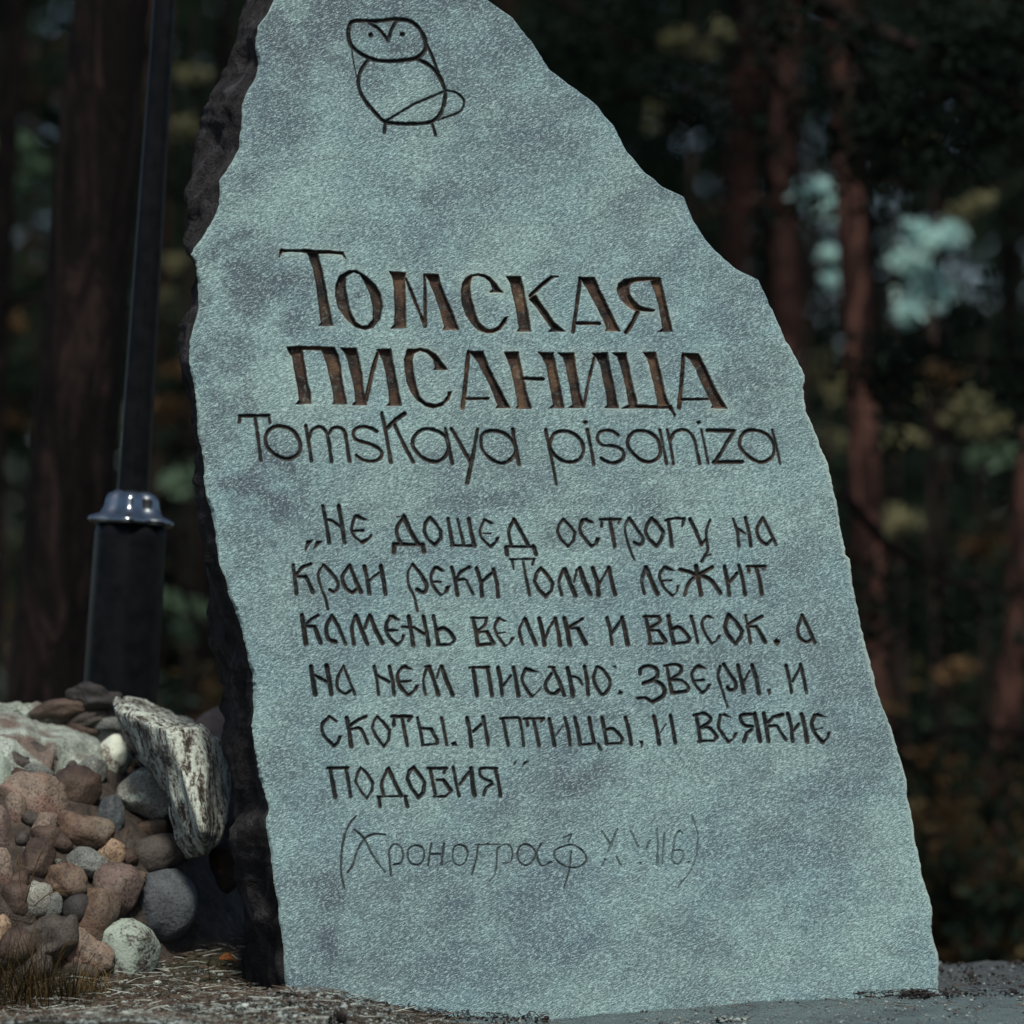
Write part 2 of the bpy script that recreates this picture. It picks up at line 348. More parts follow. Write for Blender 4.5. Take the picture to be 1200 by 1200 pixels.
GLYPHS = """
#owl 0
@400 10 7.5
owl ~C36 120 110 300 112 470 95 600 110 690 180 740 290 735 370 660 435 500 460 350 460 230 430 110 350 65 260 70 160/26 745 300 800 420 850 560/~34 240 450 180 530 150 630 170 740 240 850 330 950 400 1000 600 1015 780 1000 860 940 900 850 915 740 880 630 820 540 740 480 660 440/11 95 370 110 480 135 600/~28 240 125 330 180 415 285/28 480 115 440 190 415 280/P 235 220 265 205 285 235 262 262 240 250/P 515 215 550 205 565 235 540 250 515 240/22 400 985 640 840 900 730/~18 920 720 1010 740 1075 800 1070 870 1020 920 850 980/28 385 1010 380 1090/26 800 1010 830 1110
#line1 1
@320 280 8.571
Т P 330 130 460 130 470 220 500 330 530 470 560 650 590 800 610 875 455 875 480 840 455 650 430 450 400 300 360 180/P 90 105 240 110 330 100 440 115 560 115 710 130 715 165 650 155 560 150 440 150 330 140 200 128 100 135/~35-12 85 115 65 180/~20-6 700 150 735 205
о P 760 320 840 315 930 370 1030 460 1085 560 1108 680 1080 810 1010 890 930 912 830 890 730 800 660 700 625 580 630 470 670 370 | 810 335 870 360 930 460 980 570 1005 700 1000 810 950 870 890 875 830 830 780 720 750 590 725 470 735 380
@440 300 6.667
м P 110 122 240 128 235 200 238 400 240 565 120 568 148 535 152 400 145 250 135 170/22 240 180 300 330 388 545/24 385 150 390 350 388 550/P 375 138 495 145 510 220 560 340 610 450 655 578 530 578 540 545 510 440 470 320 420 200 395 165
с P 700 175 740 148 800 138 850 145 895 165 940 215 965 250 1000 287 890 285 918 262 895 210 850 170 800 155 760 165 745 200 740 270 755 350 785 450 810 520 860 565 910 575 960 550 990 510 1010 475 1040 472 1020 525 975 580 920 602 870 605 800 580 750 530 705 460 675 380 668 280 675 220
@560 280 4
к P 130 175 200 175 215 230 235 330 250 435 183 435 193 420 180 330 162 250 150 205/16 245 268 290 225 345 180/6 345 178 375 177/P 238 283 270 262 318 330 360 390 412 435 332 435 345 421 312 373 275 322
@620 310 6.667
а 28 400 110 375 300 345 525/24 370 458 550 463/P 390 100 510 98 550 190 620 330 715 525 590 522 605 500 560 400 500 280 450 190 420 140
я P 1028 105 950 100 830 102 740 115 695 150 685 200 710 265 760 320 820 360 900 370 970 368 985 355 940 345 870 325 820 280 785 235 780 180 800 150 850 132 940 125 950 130/34 850 370 810 450 760 530/P 940 125 1028 105 1040 160 1070 300 1100 430 1125 528 1000 530 1040 500 1030 420 1010 320 980 210
#line2 1
@330 390 7.059
п P 40 118 120 110 330 115 440 120 475 200 500 350 520 480 545 595 410 595 430 575 425 500 400 370 370 250 345 180 325 148 175 145 185 220 210 370 240 500 245 590 115 592 145 560 135 480 110 330 85 200 55 160
и P 485 125 620 128 640 200 665 330 680 480 710 600 580 600 612 570 605 480 580 370 555 260 530 180/28-35 795 170 750 330 700 560/P 780 135 910 132 920 220 945 340 970 480 998 605 865 603 895 580 885 470 865 350 840 240 810 180
@470 390 7.059
с P 50 130 100 135 160 125 230 140 290 180 340 240 390 308 270 308 285 285 265 220 220 175 160 150 110 175 95 230 105 320 130 440 160 530 210 580 290 595 350 570 385 520 385 488 425 482 400 550 350 605 270 628 200 610 130 560 80 490 45 400 30 300 25 220
а 34 558 160 540 350 510 620/P 545 150 680 155 720 260 790 400 850 520 905 625 780 625 800 600 760 500 700 370 640 250 590 190/20 535 548 720 545
н P 850 160 970 158 990 250 1020 400 1050 520 1080 628 945 628 965 600 950 500 930 400 905 280 870 200/26 1015 378 1175 385/P 1131 161 1263 161 1275 231 1296 346 1324 478 1353 625 1225 625 1258 593 1242 502 1222 395 1201 272 1164 198
@590 400 8.571
и P 545 118 715 112 725 250 755 400 780 540 825 670 650 668 695 640 680 520 650 390 625 250 600 170/28 915 160 860 380 810 640/P 885 118 1045 112 1065 220 1100 380 1130 530 1160 675 1015 670 1045 640 1030 520 1000 380 975 240 930 170
@710 400 8
ц P 50 108 195 105 215 220 250 390 290 540 300 595 400 600 500 605 590 598 620 600 640 660 660 690 645 720 620 670 590 632 400 628 150 630 215 595 190 450 150 270 110 150/P 345 105 465 105 495 210 530 350 560 500 600 605 490 612 480 560 450 400 415 260 390 170
а 34 728 130 715 330 688 625/P 715 110 870 115 920 210 990 360 1050 480 1140 632 980 630 1000 600 960 530 900 400 840 260 790 180/22 700 545 965 543
#line3 0.25
@275 475 7.5
T 24 40 148 48 95/30 45 95 300 92/24 300 95 310 155/30 178 95 205 290 230 485
o ~C32 395 185 480 205 540 260 578 350 555 430 480 470 420 465 350 430 290 370 270 300 290 235 340 195
m 30 625 180 650 320 675 490/~28 655 300 680 220 745 190 795 220 820 280/30 815 250 835 370 850 495/~28 830 250 860 205 910 195 955 220 980 280/30 975 260 990 370 1010 495
s ~28 1250 231 1200 203 1130 190 1065 207 1042 255 1068 303 1130 325 1200 345 1270 385 1294 431 1262 478 1187 494 1120 478 1068 443
@425 475 6
K 26 135 55 170 230 198 400/26-34 168 165 230 105 295 60/26 225 140 285 270 355 400
a ~C26 440 168 520 180 580 220 605 290 580 360 520 398 440 380 380 330 350 270 375 205/24 580 165 605 280 630 412
y 24 625 168 690 280 755 395/22-30 808 168 780 330 735 545
a ~C24 915 180 990 195 1045 240 1075 300 1060 360 1000 405 940 400 870 350 835 290 835 220 865 190/26 1055 170 1075 290 1100 415
@620 475 7.5
p 26 145 215 180 380 215 560 240 695/~C30 320 228 400 255 460 320 478 400 440 475 360 502 280 480 210 420 180 350 210 265 260 235
i P 465 148 500 130 520 150 500 172 480 165/28 512 215 540 360 568 520
s ~28 780 262 740 232 680 222 620 240 600 300 640 350 720 358 800 380 835 430 810 485 740 508 670 490 635 465
a ~C30 980 225 1060 240 1130 300 1155 380 1145 450 1080 495 1000 490 920 430 870 360 875 290 920 235/24 1150 215 1180 360 1210 515
@760 475 7.5
n 24 165 215 195 360 220 515/~28 190 310 230 240 300 215 360 240 405 310 430 420 450 515
i P 420 148 450 132 465 155 440 172/20 465 215 500 380 525 510
z 36 520 222 750 225/34 755 225 585 505/32 575 502 825 498
a ~C30 920 220 1000 235 1070 285 1105 360 1090 450 1010 500 940 485 860 430 805 360 810 290 850 235/22 1090 220 1130 380 1160 515
#line4 0.1
@350 585 8
" P 70 390 135 385 100 430 65 490 60 470/P 165 395 230 390 180 440 135 475
Н 34 225 65 260 230 285 410/36 375 65 405 240 430 410/~26 255 190 320 210 400 270
е ~26 540 155 515 200 495 290 520 350 595 410/P 510 160 560 145 600 170 655 200 600 200 550 180/P 580 390 650 360 680 320 690 350 650 395 610 428 570 415/22 505 300 605 295
д ~32 975 180 920 270 925 350 960 415/42 985 160 1040 290 1115 420/12 920 165 985 160/30 890 422 1170 430/42 895 430 895 500/42 1160 430 1175 490
@490 585 8
о C30 110 170 160 225 210 300 215 370 155 430 90 380 55 300 65 230
ш 32 280 185 300 300 325 430/26 370 190 400 320 430 430/34 475 185 500 320 530 440/22 310 435 540 440
е ~26 620 195 580 290 600 370 680 450/P 600 195 640 185 720 232 680 238 640 215/P 670 430 720 400 725 365 765 350 745 400 690 460/14 585 320 680 325
д ~28 895 195 850 300 870 430/34 900 190 960 300 1035 440/22 820 445 1100 450/38 825 450 835 520/38 1080 440 1105 515
@645 590 8
о C26 120 150 180 210 230 275 215 350 165 405 100 340 65 270 80 200
с ~30 300 155 275 250 320 330 380 400/P 290 150 340 135 410 185 360 185 320 165/P 360 395 410 380 430 320 465 325 440 380 380 418
т 26 465 152 655 152/26 480 160 480 215/24 650 155 635 185/34 555 150 580 280 600 405
р ~22 735 140 700 210 705 300 735 400 785 535/~30 740 140 800 230 865 330 850 385 810 385 785 365
о C34 950 140 1000 190 1060 270 1040 340 995 405 920 330 890 260 905 200
@775 590 8
г 34 65 155 85 280 100 400/26 40 160 130 140 215 145/36-20 210 150 195 215
у 32 270 150 320 250 375 385/~22 460 155 425 250 425 330/~24 375 385 425 335/~26 425 340 435 440 380 545/14 430 490 465 480
н 28 675 145 715 260 730 400/32 790 135 825 270 840 400/20 700 225 790 285
а ~30 945 150 900 240 920 330 985 385 1035 340/32 955 140 1010 250 1075 385
#line5 0.15
@335 645 8
к 34 70 140 85 270 100 405/~30 95 240 150 165 235 130/~28 100 245 190 250/34 190 250 255 395
р ~26 350 135 305 230 330 350 370 450 395 555/~30 355 140 440 230 490 320 460 390 410 370
а ~34 590 150 530 250 560 350 620 395 660 370/36 600 140 640 250 705 395
и 36 735 150 765 280 785 410/40 890 145 915 280 935 410/~26 780 285 870 215
@465 645 8
р ~24 140 140 105 210 110 320 165 440 195 570/~36 150 135 220 220 280 330 255 395 190 370
е ~30 360 165 320 240 345 340 410 420/P 330 175 380 145 450 195 420 205 370 180/P 390 425 440 400 460 340 510 325 480 390 410 435/22 330 297 410 297
к 34 515 160 550 300 570 420/32 555 270 600 205 680 160/~26 560 280 640 275 670 320 715 410
и 36 750 170 790 300 800 430/34 905 180 940 310 950 435/26 795 300 890 215
@590 645 8
Т 18 60 85 290 82/26-16 80 90 95 175/24 285 88 270 135/26 180 85 205 220 245 420
о C34 350 165 410 230 460 310 450 380 395 435 330 370 290 290 310 220
м ~28 560 180 520 300 545 420/42 575 180 620 290 675 425/22 690 180 660 300/42 715 170 760 300 810 410
и 40 835 170 880 290 890 420/24 900 310 970 190/40 985 165 1010 280 1045 415
@740 645 7.059
л ~28 115 150 85 250 105 360/36 120 140 160 240 215 365
е ~26 270 140 230 210 270 310 335 375/P 250 150 285 125 365 172 310 170/P 320 380 365 350 375 295 395 290 385 340 340 388/16 245 255 330 250
ж ~30 400 160 480 180 540 210/36 535 130 555 240 575 370/30 560 200 670 140/~28 540 210 475 270 440 370/~34 570 205 660 250 735 355
и 32 770 135 795 250 810 370/26 810 270 875 190/30 890 125 920 240 940 365
т 24 955 132 1105 135/26 970 140 970 180/24 1100 140 1090 155/32 1030 135 1060 250 1080 365
#line6 0.15
@340 705 8
к 44 110 130 130 260 150 400/28 155 210 200 165 265 130/~30 150 230 220 235/40 230 240 285 390
а ~36 385 145 340 240 360 350 430 380/32 390 130 450 230 520 400
м ~34 610 140 580 250 600 400/38 620 130 660 240 725 400/~28 740 140 700 250/40 750 130 800 260 865 390
е ~36 940 140 900 230 925 330 1000 405/P 915 145 965 120 1035 180 990 175/P 970 420 1040 360 1050 310 1085 310 1060 370 1010 425/24 905 275 1000 270
@460 705 8
н 38 150 140 175 270 195 410/34 290 140 320 280 340 410/26 90 238 200 245/28 200 245 320 320
ь 34 385 140 410 260 430 400/~36 420 270 480 250 540 290 580 350/24 420 408 540 405 580 370
в 34 755 155 785 290 800 410/26 740 155 885 155/~30 880 155 865 220 810 270/24 790 290 890 280/38 890 290 945 390/24 795 410 940 398
е ~28 1000 160 960 230 985 320 1050 410/P 970 155 1010 150 1085 190 1040 190/P 1030 425 1085 400 1110 340 1150 330 1120 385 1060 430/16 980 300 1055 290
@590 705 8
л ~30 200 160 150 270 180 405/36 205 165 250 280 305 405
и 38 335 160 365 280 385 410/26 390 350 430 250 475 180/38 485 160 515 290 530 410
к 42 570 155 600 280 620 410/28 620 240 740 165/~28 625 250 700 255/38 700 260 770 400
и 30 970 155 1000 270 1015 405/26 1015 300 1100 180/40 1110 150 1140 270 1165 400
@735 705 8
в 34 175 140 200 280 220 400/26 155 145 290 140/~32 290 140 305 190 220 245/24 205 270 300 275/36 300 280 360 375/24 200 400 330 395 365 380
ы 40 385 140 410 270 435 395/~34 420 265 490 245 580 340 575 375/24 430 400 575 380/28 600 140 635 270 660 385
с ~26 740 140 700 200 730 300 790 395/P 720 140 760 120 820 160 770 160/P 770 395 830 370 850 315 880 310 865 350 790 410
о C36 950 125 1020 190 1080 280 1060 340 1015 400 940 310 915 240 930 180
@850 705 8
к 26 190 130 215 250 235 395/34 215 215 340 140/26 200 235 290 235/38 290 235 375 385
. P 450 370 480 345 520 380 490 425 460 395
а ~30 715 150 680 260 700 340 760 380 800 360/34 720 130 780 250 840 385
#line7 0.05
@350 765 8
н 44 115 130 135 260 155 390/40 260 120 290 260 305 390/26 145 210 270 280
а ~28 415 140 365 240 365 330 430 385 490 355/26 420 125 470 250 525 390
н 28 710 130 735 260 750 395/30 850 130 880 250 895 395/26 735 215 850 275
е ~34 970 140 930 210 950 310 1020 395/P 950 140 1000 110 1075 160 1020 160/P 1000 400 1080 345 1095 305 1130 300 1110 350 1040 410/20 950 275 1050 265
@480 765 8
м ~24 165 135 130 260 150 395/38 185 135 230 260 270 395/18 280 150 255 240/38 300 130 350 270 405 395/16 140 130 200 125
п 36 595 140 615 270 635 400/26 560 140 745 138/34 730 140 755 270 775 405
и 34 830 140 855 270 870 405/22 880 310 950 215/34 975 145 1000 270 1020 405
@600 765 8
с ~28 130 150 95 240 130 330 180 405/P 100 160 155 140 255 182 180 185/P 165 415 220 380 280 315 250 365 190 425
а ~34 370 200 315 290 340 370 400 385 440 350/34 385 150 440 260 490 400/20 345 135 400 140
н 40 520 145 550 270 570 405/34 680 130 705 260 715 395/~22 540 220 620 240 660 300
о ~C30 800 135 860 170 915 260 910 330 850 395 790 320 765 240 780 180
: P 930 120 975 120 985 160 950 140/P 985 390 1010 350 1040 375 1020 395
@735 765 8
З ~36 120 200 130 150 195 125 270 150 285 210 250 250 150 290/~36 240 255 310 290 350 350 330 410 235 465/~30 100 430 170 425 235 465
в 32 370 120 395 260 420 375/~28 345 125 450 110 505 140 495 190 420 240/~32 415 255 500 260 565 310 555 360 420 378
е ~28 650 130 605 200 630 290 700 375/P 620 140 670 105 745 152 690 150/P 670 380 730 345 755 300 790 290 765 345 710 390/18 625 265 715 255
р ~24 870 130 850 220 880 320 940 510/~32 905 110 960 200 1015 280 1010 340 960 350 940 325
@840 765 8
и 34 200 120 230 260 255 375/20 250 280 305 175/38 330 115 370 240 395 380
. P 465 345 505 340 505 380 485 405 480 375
и 30 650 120 680 240 700 375/24 710 270 780 150/30 785 110 815 230 840 375
#line8 0.05
@365 825 8
с ~30 165 125 100 200 120 300 210 395/22 165 115 235 165/P 190 400 240 350 250 300 290 295 265 370 220 410
к 40 330 130 355 260 375 400/30 350 215 440 150 510 120/~28 370 240 460 235 530 375
о C26 615 120 670 170 735 250 725 340 680 400 610 310 570 230 585 160
т 32 755 120 940 120/30 775 130 775 200/28 935 125 910 160/32 850 120 875 260 900 390
@480 825 8
ы 28 75 130 105 260 125 385/~24 115 230 200 235/36 205 240 260 340 260 365/22 120 390 260 375/28 300 130 325 250 350 385
. P 390 370 430 350 455 395 400 395
и 34 540 130 565 260 580 400/28 600 260 670 195/34 690 125 715 240 740 385
@580 825 8
п 30 75 140 100 270 125 390/24 55 138 220 130/26 230 140 255 260 270 395
т 26 270 140 460 138/26 300 145 305 205/24 450 140 435 165/32 360 140 390 270 415 395
и 34 510 140 535 260 560 390/30 655 130 690 260 705 385/9 570 300 640 200
ц 34 750 130 780 260 800 380/30 885 130 905 250 935 370/16 790 385 930 375/28 970 380 990 430
@700 825 8
ы 34 45 130 70 260 90 375/~28 75 245 150 235 230 320 225 360/22 75 375 225 370/34 265 130 300 260 320 380
, P 385 345 435 350 425 410 405 415 410 375
и 34 530 115 560 240 580 375/34 685 110 710 230 730 365/11 590 270 645 190
@810 825 7.059
в 30 40 90 60 200 75 310/~26 20 95 110 80 160 120 140 160 70 195/~26 75 200 150 200 210 270 200 290/20 60 310 190 305
с ~26 240 95 225 190 260 250 305 315/P 235 95 275 75 335 115 280 105/P 290 315 340 285 355 240 385 235 365 280 310 328
я ~28 530 85 430 90 405 120 440 175 510 190/34 525 80 550 200 570 310/30 500 215 460 245 435 310
к 32 600 80 625 200 640 310/28 630 165 680 110 755 90/~26 625 185 710 185 730 220 785 300
и 28 800 80 830 190 840 310/26 840 230 890 170/34 915 85 945 210 960 315
е ~28 1020 95 1000 170 1030 250 1090 320/P 1000 100 1045 75 1130 110 1070 108/P 1070 325 1120 280 1125 235 1155 230 1145 280 1095 330/12 1025 215 1085 200
#line9 0
@375 885 8
п 36 95 130 120 260 145 395/26 70 125 265 120/34 245 125 270 260 290 390
о C24 385 120 440 170 495 260 490 330 440 410 385 340 335 250 355 170
д ~30 635 130 580 270 600 385/36 645 125 700 250 765 385/18 540 390 820 385/34 555 395 565 480/36 800 390 820 480
о C34 880 120 930 180 985 260 970 350 925 400 860 310 820 220 840 150
@495 880 8
б 34 75 165 100 300 125 410/28 50 165 230 165/28 220 165 205 205/22 135 275 200 275/36 200 275 270 375/22 110 430 215 430 270 385
и 28 290 155 315 290 345 425/28 350 320 440 200/40 460 165 470 290 490 420
я ~26 700 165 560 165 540 200 560 250 650 290/34 685 165 715 300 735 425/~28 660 310 600 350 575 415
" P 845 150 860 110 895 88 875 120/P 935 150 950 105 1000 90 975 120
#line10 -0.15
@390 945 8
( ~18 225 90 150 180 100 330 80 480 80 640 110 770
Х ~18 200 220 290 300 380 470 490 620/~18 495 268 400 262 310 300 230 420 190 550 140 620
р ~18 545 650 535 520 530 420 570 360 630 375 660 450 640 530 570 550
о ~C18 770 370 840 390 860 450 840 520 790 550 730 530 705 470 715 400
н 18 925 350 895 555/16 920 450 1030 450/18 1045 350 1020 550/10 1020 550 1110 515
@530 965 7.059
о ~C14 60 180 110 200 130 250 110 320 60 350 15 320 5 260 20 200
г 14 215 190 200 300 165 425/10 190 178 400 175/P 275 172 295 160 315 172 295 184
р ~12 310 480 350 430 370 330 375 220 430 175 480 190 500 250 480 320 420 330
а ~C16 600 175 650 190 690 250 660 320 610 350 560 320 540 260 560 200/~14 735 170 700 250 740 350 820 320
ф ~C15 930 190 1000 180 1080 230 1110 300 1060 355 970 365 890 330 845 270 860 220/~15 985 230 970 380 925 535/10 920 120 990 90/10 990 90 960 155
#line11 -0.45
@690 945 8
X 16 120 230 205 360/18 270 215 180 435/14 155 500 125 560/14 265 480 300 555
V 16 395 235 465 385/16 575 320 540 405/P 475 530 495 520 500 545 480 548
I 14 640 210 650 350 640 550
I 12 710 250 700 380 690 535
в ~16 880 255 850 235 815 280 790 420 780 500 810 540/~14 800 415 870 415 890 470 850 540 800 540
. P 925 525 942 515 947 537
) ~10 960 80 1020 250 1020 350 1010 460 980 560 920 660 840 750
"""
# ---------------------------------------------------------------- the engraved stone
YAW = math.radians(10)
NRM = np.array([math.sin(YAW), -math.cos(YAW), 0.0])      # face normal, towards the lens
PXM = 2.0 / 1200.0                                         # metres per photo pixel on the stone

def face_points(px, py, depth_px):
    """photo pixel -> point on the stone's face plane, pushed in by depth"""
    px = np.asarray(px, float); py = np.asarray(py, float)
    dx = (px - 600) / 600.0 / DIST; dz = (800 - py) / 600.0 / DIST
    # plane: n . (P - P0) = 0, P0 = (0, 0, 0); P = (dx d, d - DIST, CAMZ + dz d)
    d = (NRM[1] * DIST) / (NRM[0] * dx + NRM[1])
    P = np.stack([dx * d, d - DIST, CAMZ + dz * d], -1)
    return P - NRM * (np.asarray(depth_px) * PXM)[..., None]

def lattice(shape_seed, x, y, cell):
    """smooth 2-D value noise in -1..1"""
    r = np.random.default_rng(shape_seed)
    g = r.random((256, 256)) * 2 - 1
    fx = x / cell + 61.3; fy = y / cell + 97.1
    ix = np.floor(fx).astype(int); iy = np.floor(fy).astype(int)
    tx = fx - ix; ty = fy - iy
    tx = tx * tx * (3 - 2 * tx); ty = ty * ty * (3 - 2 * ty)
    a = g[iy & 255, ix & 255]; b = g[iy & 255, (ix + 1) & 255]
    c = g[(iy + 1) & 255, ix & 255]; d = g[(iy + 1) & 255, (ix + 1) & 255]
    return (a * (1 - tx) + b * tx) * (1 - ty) + (c * (1 - tx) + d * tx) * ty

def fbm2(seed, x, y, cell, octs=4, gain=0.5):
    s = 0; a = 1.0; n = 0
    for o in range(octs):
        s = s + a * lattice(seed + o, x, y, cell / 2 ** o); n += a; a *= gain
    return s / n

LEFT = [(-78, 400), (-72, 372), (-50, 345), (-25, 330), (0, 323), (15, 315), (30, 302), (45, 300), (60, 300), (77, 302), (90, 300), (107, 290), (123, 282), (150, 282),
        (173, 281), (193, 271), (212, 258), (240, 257), (257, 250), (280, 237), (290, 229), (298, 225), (307, 230), (333, 233), (367, 232), (385, 226),
        (400, 221), (430, 223), (470, 229), (524, 235), (569, 241), (614, 249), (662, 259), (700, 271), (726, 279), (760, 290), (790, 297), (830, 297), (874, 298),
        (920, 308), (948, 315), (962, 311), (1000, 317), (1025, 320), (1095, 329), (1140, 333), (1172, 338), (1235, 342)]
RIGHT = [(-78, 410), (-70, 450), (-55, 492), (-30, 534), (0, 571), (21, 600), (53, 629), (80, 645), (99, 667), (123, 701), (149, 720), (176, 733), (200, 755), (219, 779), (230, 803),
         (251, 811), (272, 821), (293, 837), (315, 864), (328, 888), (355, 901), (397, 922), (417, 933), (440, 943), (455, 941), (483, 947), (520, 960),
         (557, 973), (597, 983), (630, 988), (650, 991), (655, 996), (693, 1002), (750, 1013), (783, 1022), (808, 1028), (840, 1040), (871, 1050), (913, 1061),
         (965, 1071), (1007, 1078), (1056, 1091), (1095, 1096), (1130, 1101), (1162, 1102), (1235, 1104)]
SIL = [(-78, 398), (-70, 365), (-50, 330), (-25, 308), (0, 292), (60, 268), (100, 252), (150, 236), (190, 222), (230, 217), (265, 212), (288, 211), (300, 218), (330, 220), (365, 219), (400, 213), (494, 227),
       (557, 235), (625, 242), (700, 246), (756, 250), (780, 255), (850, 260), (990, 270), (1100, 283), (1170, 294), (1235, 298)]
def interp(tab, y):
    t = np.array(tab, float)
    return np.interp(y, t[:, 0], t[:, 1])

ys = []
y = -78.0
while y < 1235:
    ys.append(y)
    if 15 <= y <= 160: y += 1.0
    elif 284 <= y <= 1035: y += 0.85
    else: y += 2.0
ys.append(1235.0)
ys = np.array(ys)
NCOL = 880
def step_noise(seed, y, cell):
    n = lattice(seed, y, y * 0, cell)
    return np.round(n * 2.5) / 2.5 * 0.6 + n * 0.4
xl = interp(LEFT, ys) + step_noise(5, ys, 19) * 1.7 + lattice(15, ys, ys * 0, 31) * 1.2 + lattice(6, ys, ys * 0, 4) * 0.5
xr = interp(RIGHT, ys) + step_noise(7, ys, 23) * 1.5 + lattice(17, ys, ys * 0, 41) * 1.0 + lattice(8, ys, ys * 0, 4) * 0.45
u = np.linspace(0, 1, NCOL)
GX = xl[:, None] + (xr - xl)[:, None] * u[None, :]
GY = np.repeat(ys[:, None], NCOL, 1)

cut = np.zeros_like(GX); ink = np.zeros_like(GX); brown = np.zeros_like(GX); pale = np.zeros_like(GX)
lid = np.full(GX.shape, -1, dtype=np.int32)
LETTERS = []

def smooth_path(p, closed=False, n=7):
    p = np.array(p, float)
    if len(p) < 3: return p
    if closed: q = np.vstack([p[-1], p, p[0], p[1]])
    else: q = np.vstack([2 * p[0] - p[1], p, 2 * p[-1] - p[-2]])
    out = []
    for i in range(1, len(q) - 2):
        for k in range(n):
            t = k / n
            out.append(0.5 * ((2 * q[i]) + (-q[i - 1] + q[i + 1]) * t + (2 * q[i - 1] - 5 * q[i] + 4 * q[i + 1] - q[i + 2]) * t * t
                              + (-q[i - 1] + 3 * q[i] - 3 * q[i + 1] + q[i + 2]) * t ** 3))
    if not closed: out.append(q[-2])
    return np.array(out)

def seg_dist(X, Y, a, b):
    d = b - a; L = d @ d + 1e-9
    t = np.clip(((X - a[0]) * d[0] + (Y - a[1]) * d[1]) / L, 0, 1)
    return np.hypot(X - a[0] - t * d[0], Y - a[1] - t * d[1]), t

def carve(sub, region, dist, letter, cap, slope, strength, br):
    r0, r1 = region
    dep = np.clip(dist * slope, 0, cap)
    inkv = np.clip((dist + 0.35) / 1.1, 0, 1) * strength
    c = cut[r0:r1][sub]; i = ink[r0:r1][sub]; l = lid[r0:r1][sub]; b = brown[r0:r1][sub]
    hit = (dist > -0.4) & (dep >= c)
    l = np.where(hit, letter, l)
    b = np.where(inkv >= i, br, b)
    cut[r0:r1][sub] = np.maximum(c, dep); ink[r0:r1][sub] = np.maximum(i, inkv)
    lid[r0:r1][sub] = l; brown[r0:r1][sub] = b

wob = lambda X, Y: lattice(21, X, Y, 3.2) * 0.28 + lattice(22, X, Y, 9) * 0.3

def raster(prims, letter, strength, br, cap, bold, grow):
    for kind, data in prims:
        if kind == 'P':
            allp = np.vstack(data); pad = 10
        else:
            allp = data[0]; pad = data[1].max() / 2 + 2
        x0, y0 = allp.min(0) - pad; x1, y1 = allp.max(0) + pad
        r0, r1 = np.searchsorted(ys, [y0, y1])
        X = GX[r0:r1]; Y = GY[r0:r1]
        sub = (X > x0) & (X < x1)
        Xs = X[sub]; Ys = Y[sub]
        if not len(Xs): continue
        if kind == 'P':
            dmin = np.full(len(Xs), 1e9); inside = np.zeros(len(Xs), bool)
            for loop in data:
                for i in range(len(loop)):
                    a = loop[i]; b = loop[(i + 1) % len(loop)]
                    d, _ = seg_dist(Xs, Ys, a, b); dmin = np.minimum(dmin, d)
                    cr = (a[1] > Ys) != (b[1] > Ys)
                    with np.errstate(divide='ignore', invalid='ignore'):
                        xi = (b[0] - a[0]) * (Ys - a[1]) / (b[1] - a[1]) + a[0]
                    inside ^= cr & (Xs < xi)
            sd_ = np.where(inside, dmin, -dmin)
        else:
            pts, wid = data
            sd_ = np.full(len(Xs), -1e9)
            for i in range(len(pts) - 1):
                d, t = seg_dist(Xs, Ys, pts[i], pts[i + 1])
                sd_ = np.maximum(sd_, (wid[i] * (1 - t) + wid[i + 1] * t) / 2 - d)
        sd_ = sd_ + wob(Xs, Ys) * 1.1 + grow
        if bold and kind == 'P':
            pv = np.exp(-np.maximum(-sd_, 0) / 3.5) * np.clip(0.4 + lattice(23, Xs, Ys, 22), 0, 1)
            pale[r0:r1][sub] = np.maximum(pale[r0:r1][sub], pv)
        carve(sub, (r0, r1), sd_, letter, cap, 2.3 if bold else 1.3, strength, br)

ox = oy = 0.0; sc = 1.0; line = ''; br = 0.0; strength = 1.0; wscale = 1.0
for row in GLYPHS.strip().splitlines():
    if row[0] == '#':
        line, v = row[1:].split(); v = float(v)
        br = max(v, 0.0); strength = 1.0 + min(v, 0.0) * 0.9
        continue
    if row[0] == '@':
        ox, oy, sc = map(float, row[1:].split()); continue
    ch, rest = row.split(' ', 1)
    prims = []
    for part in rest.split('/'):
        head, nums = part.split(' ', 1)
        if head == 'P':
            loops = []
            for lp in nums.split('|'):
                a = np.array(lp.split(), float).reshape(-1, 2)
                loops.append(np.array([ox, oy]) + a / sc)
            prims.append(('P', loops))
        else:
            sm = head.startswith('~'); head = head.lstrip('~')
            cl = head.startswith('C'); head = head.lstrip('C')
            ws_ = [float(q) for q in head.split('-')]
            a = np.array([ox, oy]) + np.array(nums.split(), float).reshape(-1, 2) / sc
            if sm: a = smooth_path(a, cl)
            if cl: a = np.vstack([a, a[:1]])
            w = np.linspace(ws_[0], ws_[-1], len(a)) / sc
            if not sm and len(ws_) == 1 and not cl and len(a) >= 2:
                w[-1] *= 1.06                       # chisel strokes end a little wider
            prims.append(('S', (a, w)))
    cap = 6.5 if line in ('line1', 'line2') else 5.0
    if line == 'line10': cap = 3.0
    if line == 'line11': cap = 2.4
    brv = br
    if line not in ('line1', 'line2'):
        brv = min(1.0, max(0.0, br + random.uniform(-0.1, 0.15)))
    if line in ('line1',) and ch in 'То': brv = 0.45
    bold = line in ('line1', 'line2')
    grow = 0.45 if bold or line == 'owl' else 0.5
    if line == 'line10': grow = 0.35
    for grp in ([[q] for q in prims] if ch in '":' else [prims]):
        LETTERS.append((ch, line))
        raster(grp, len(LETTERS) - 1, strength, brv, cap, bold, grow)

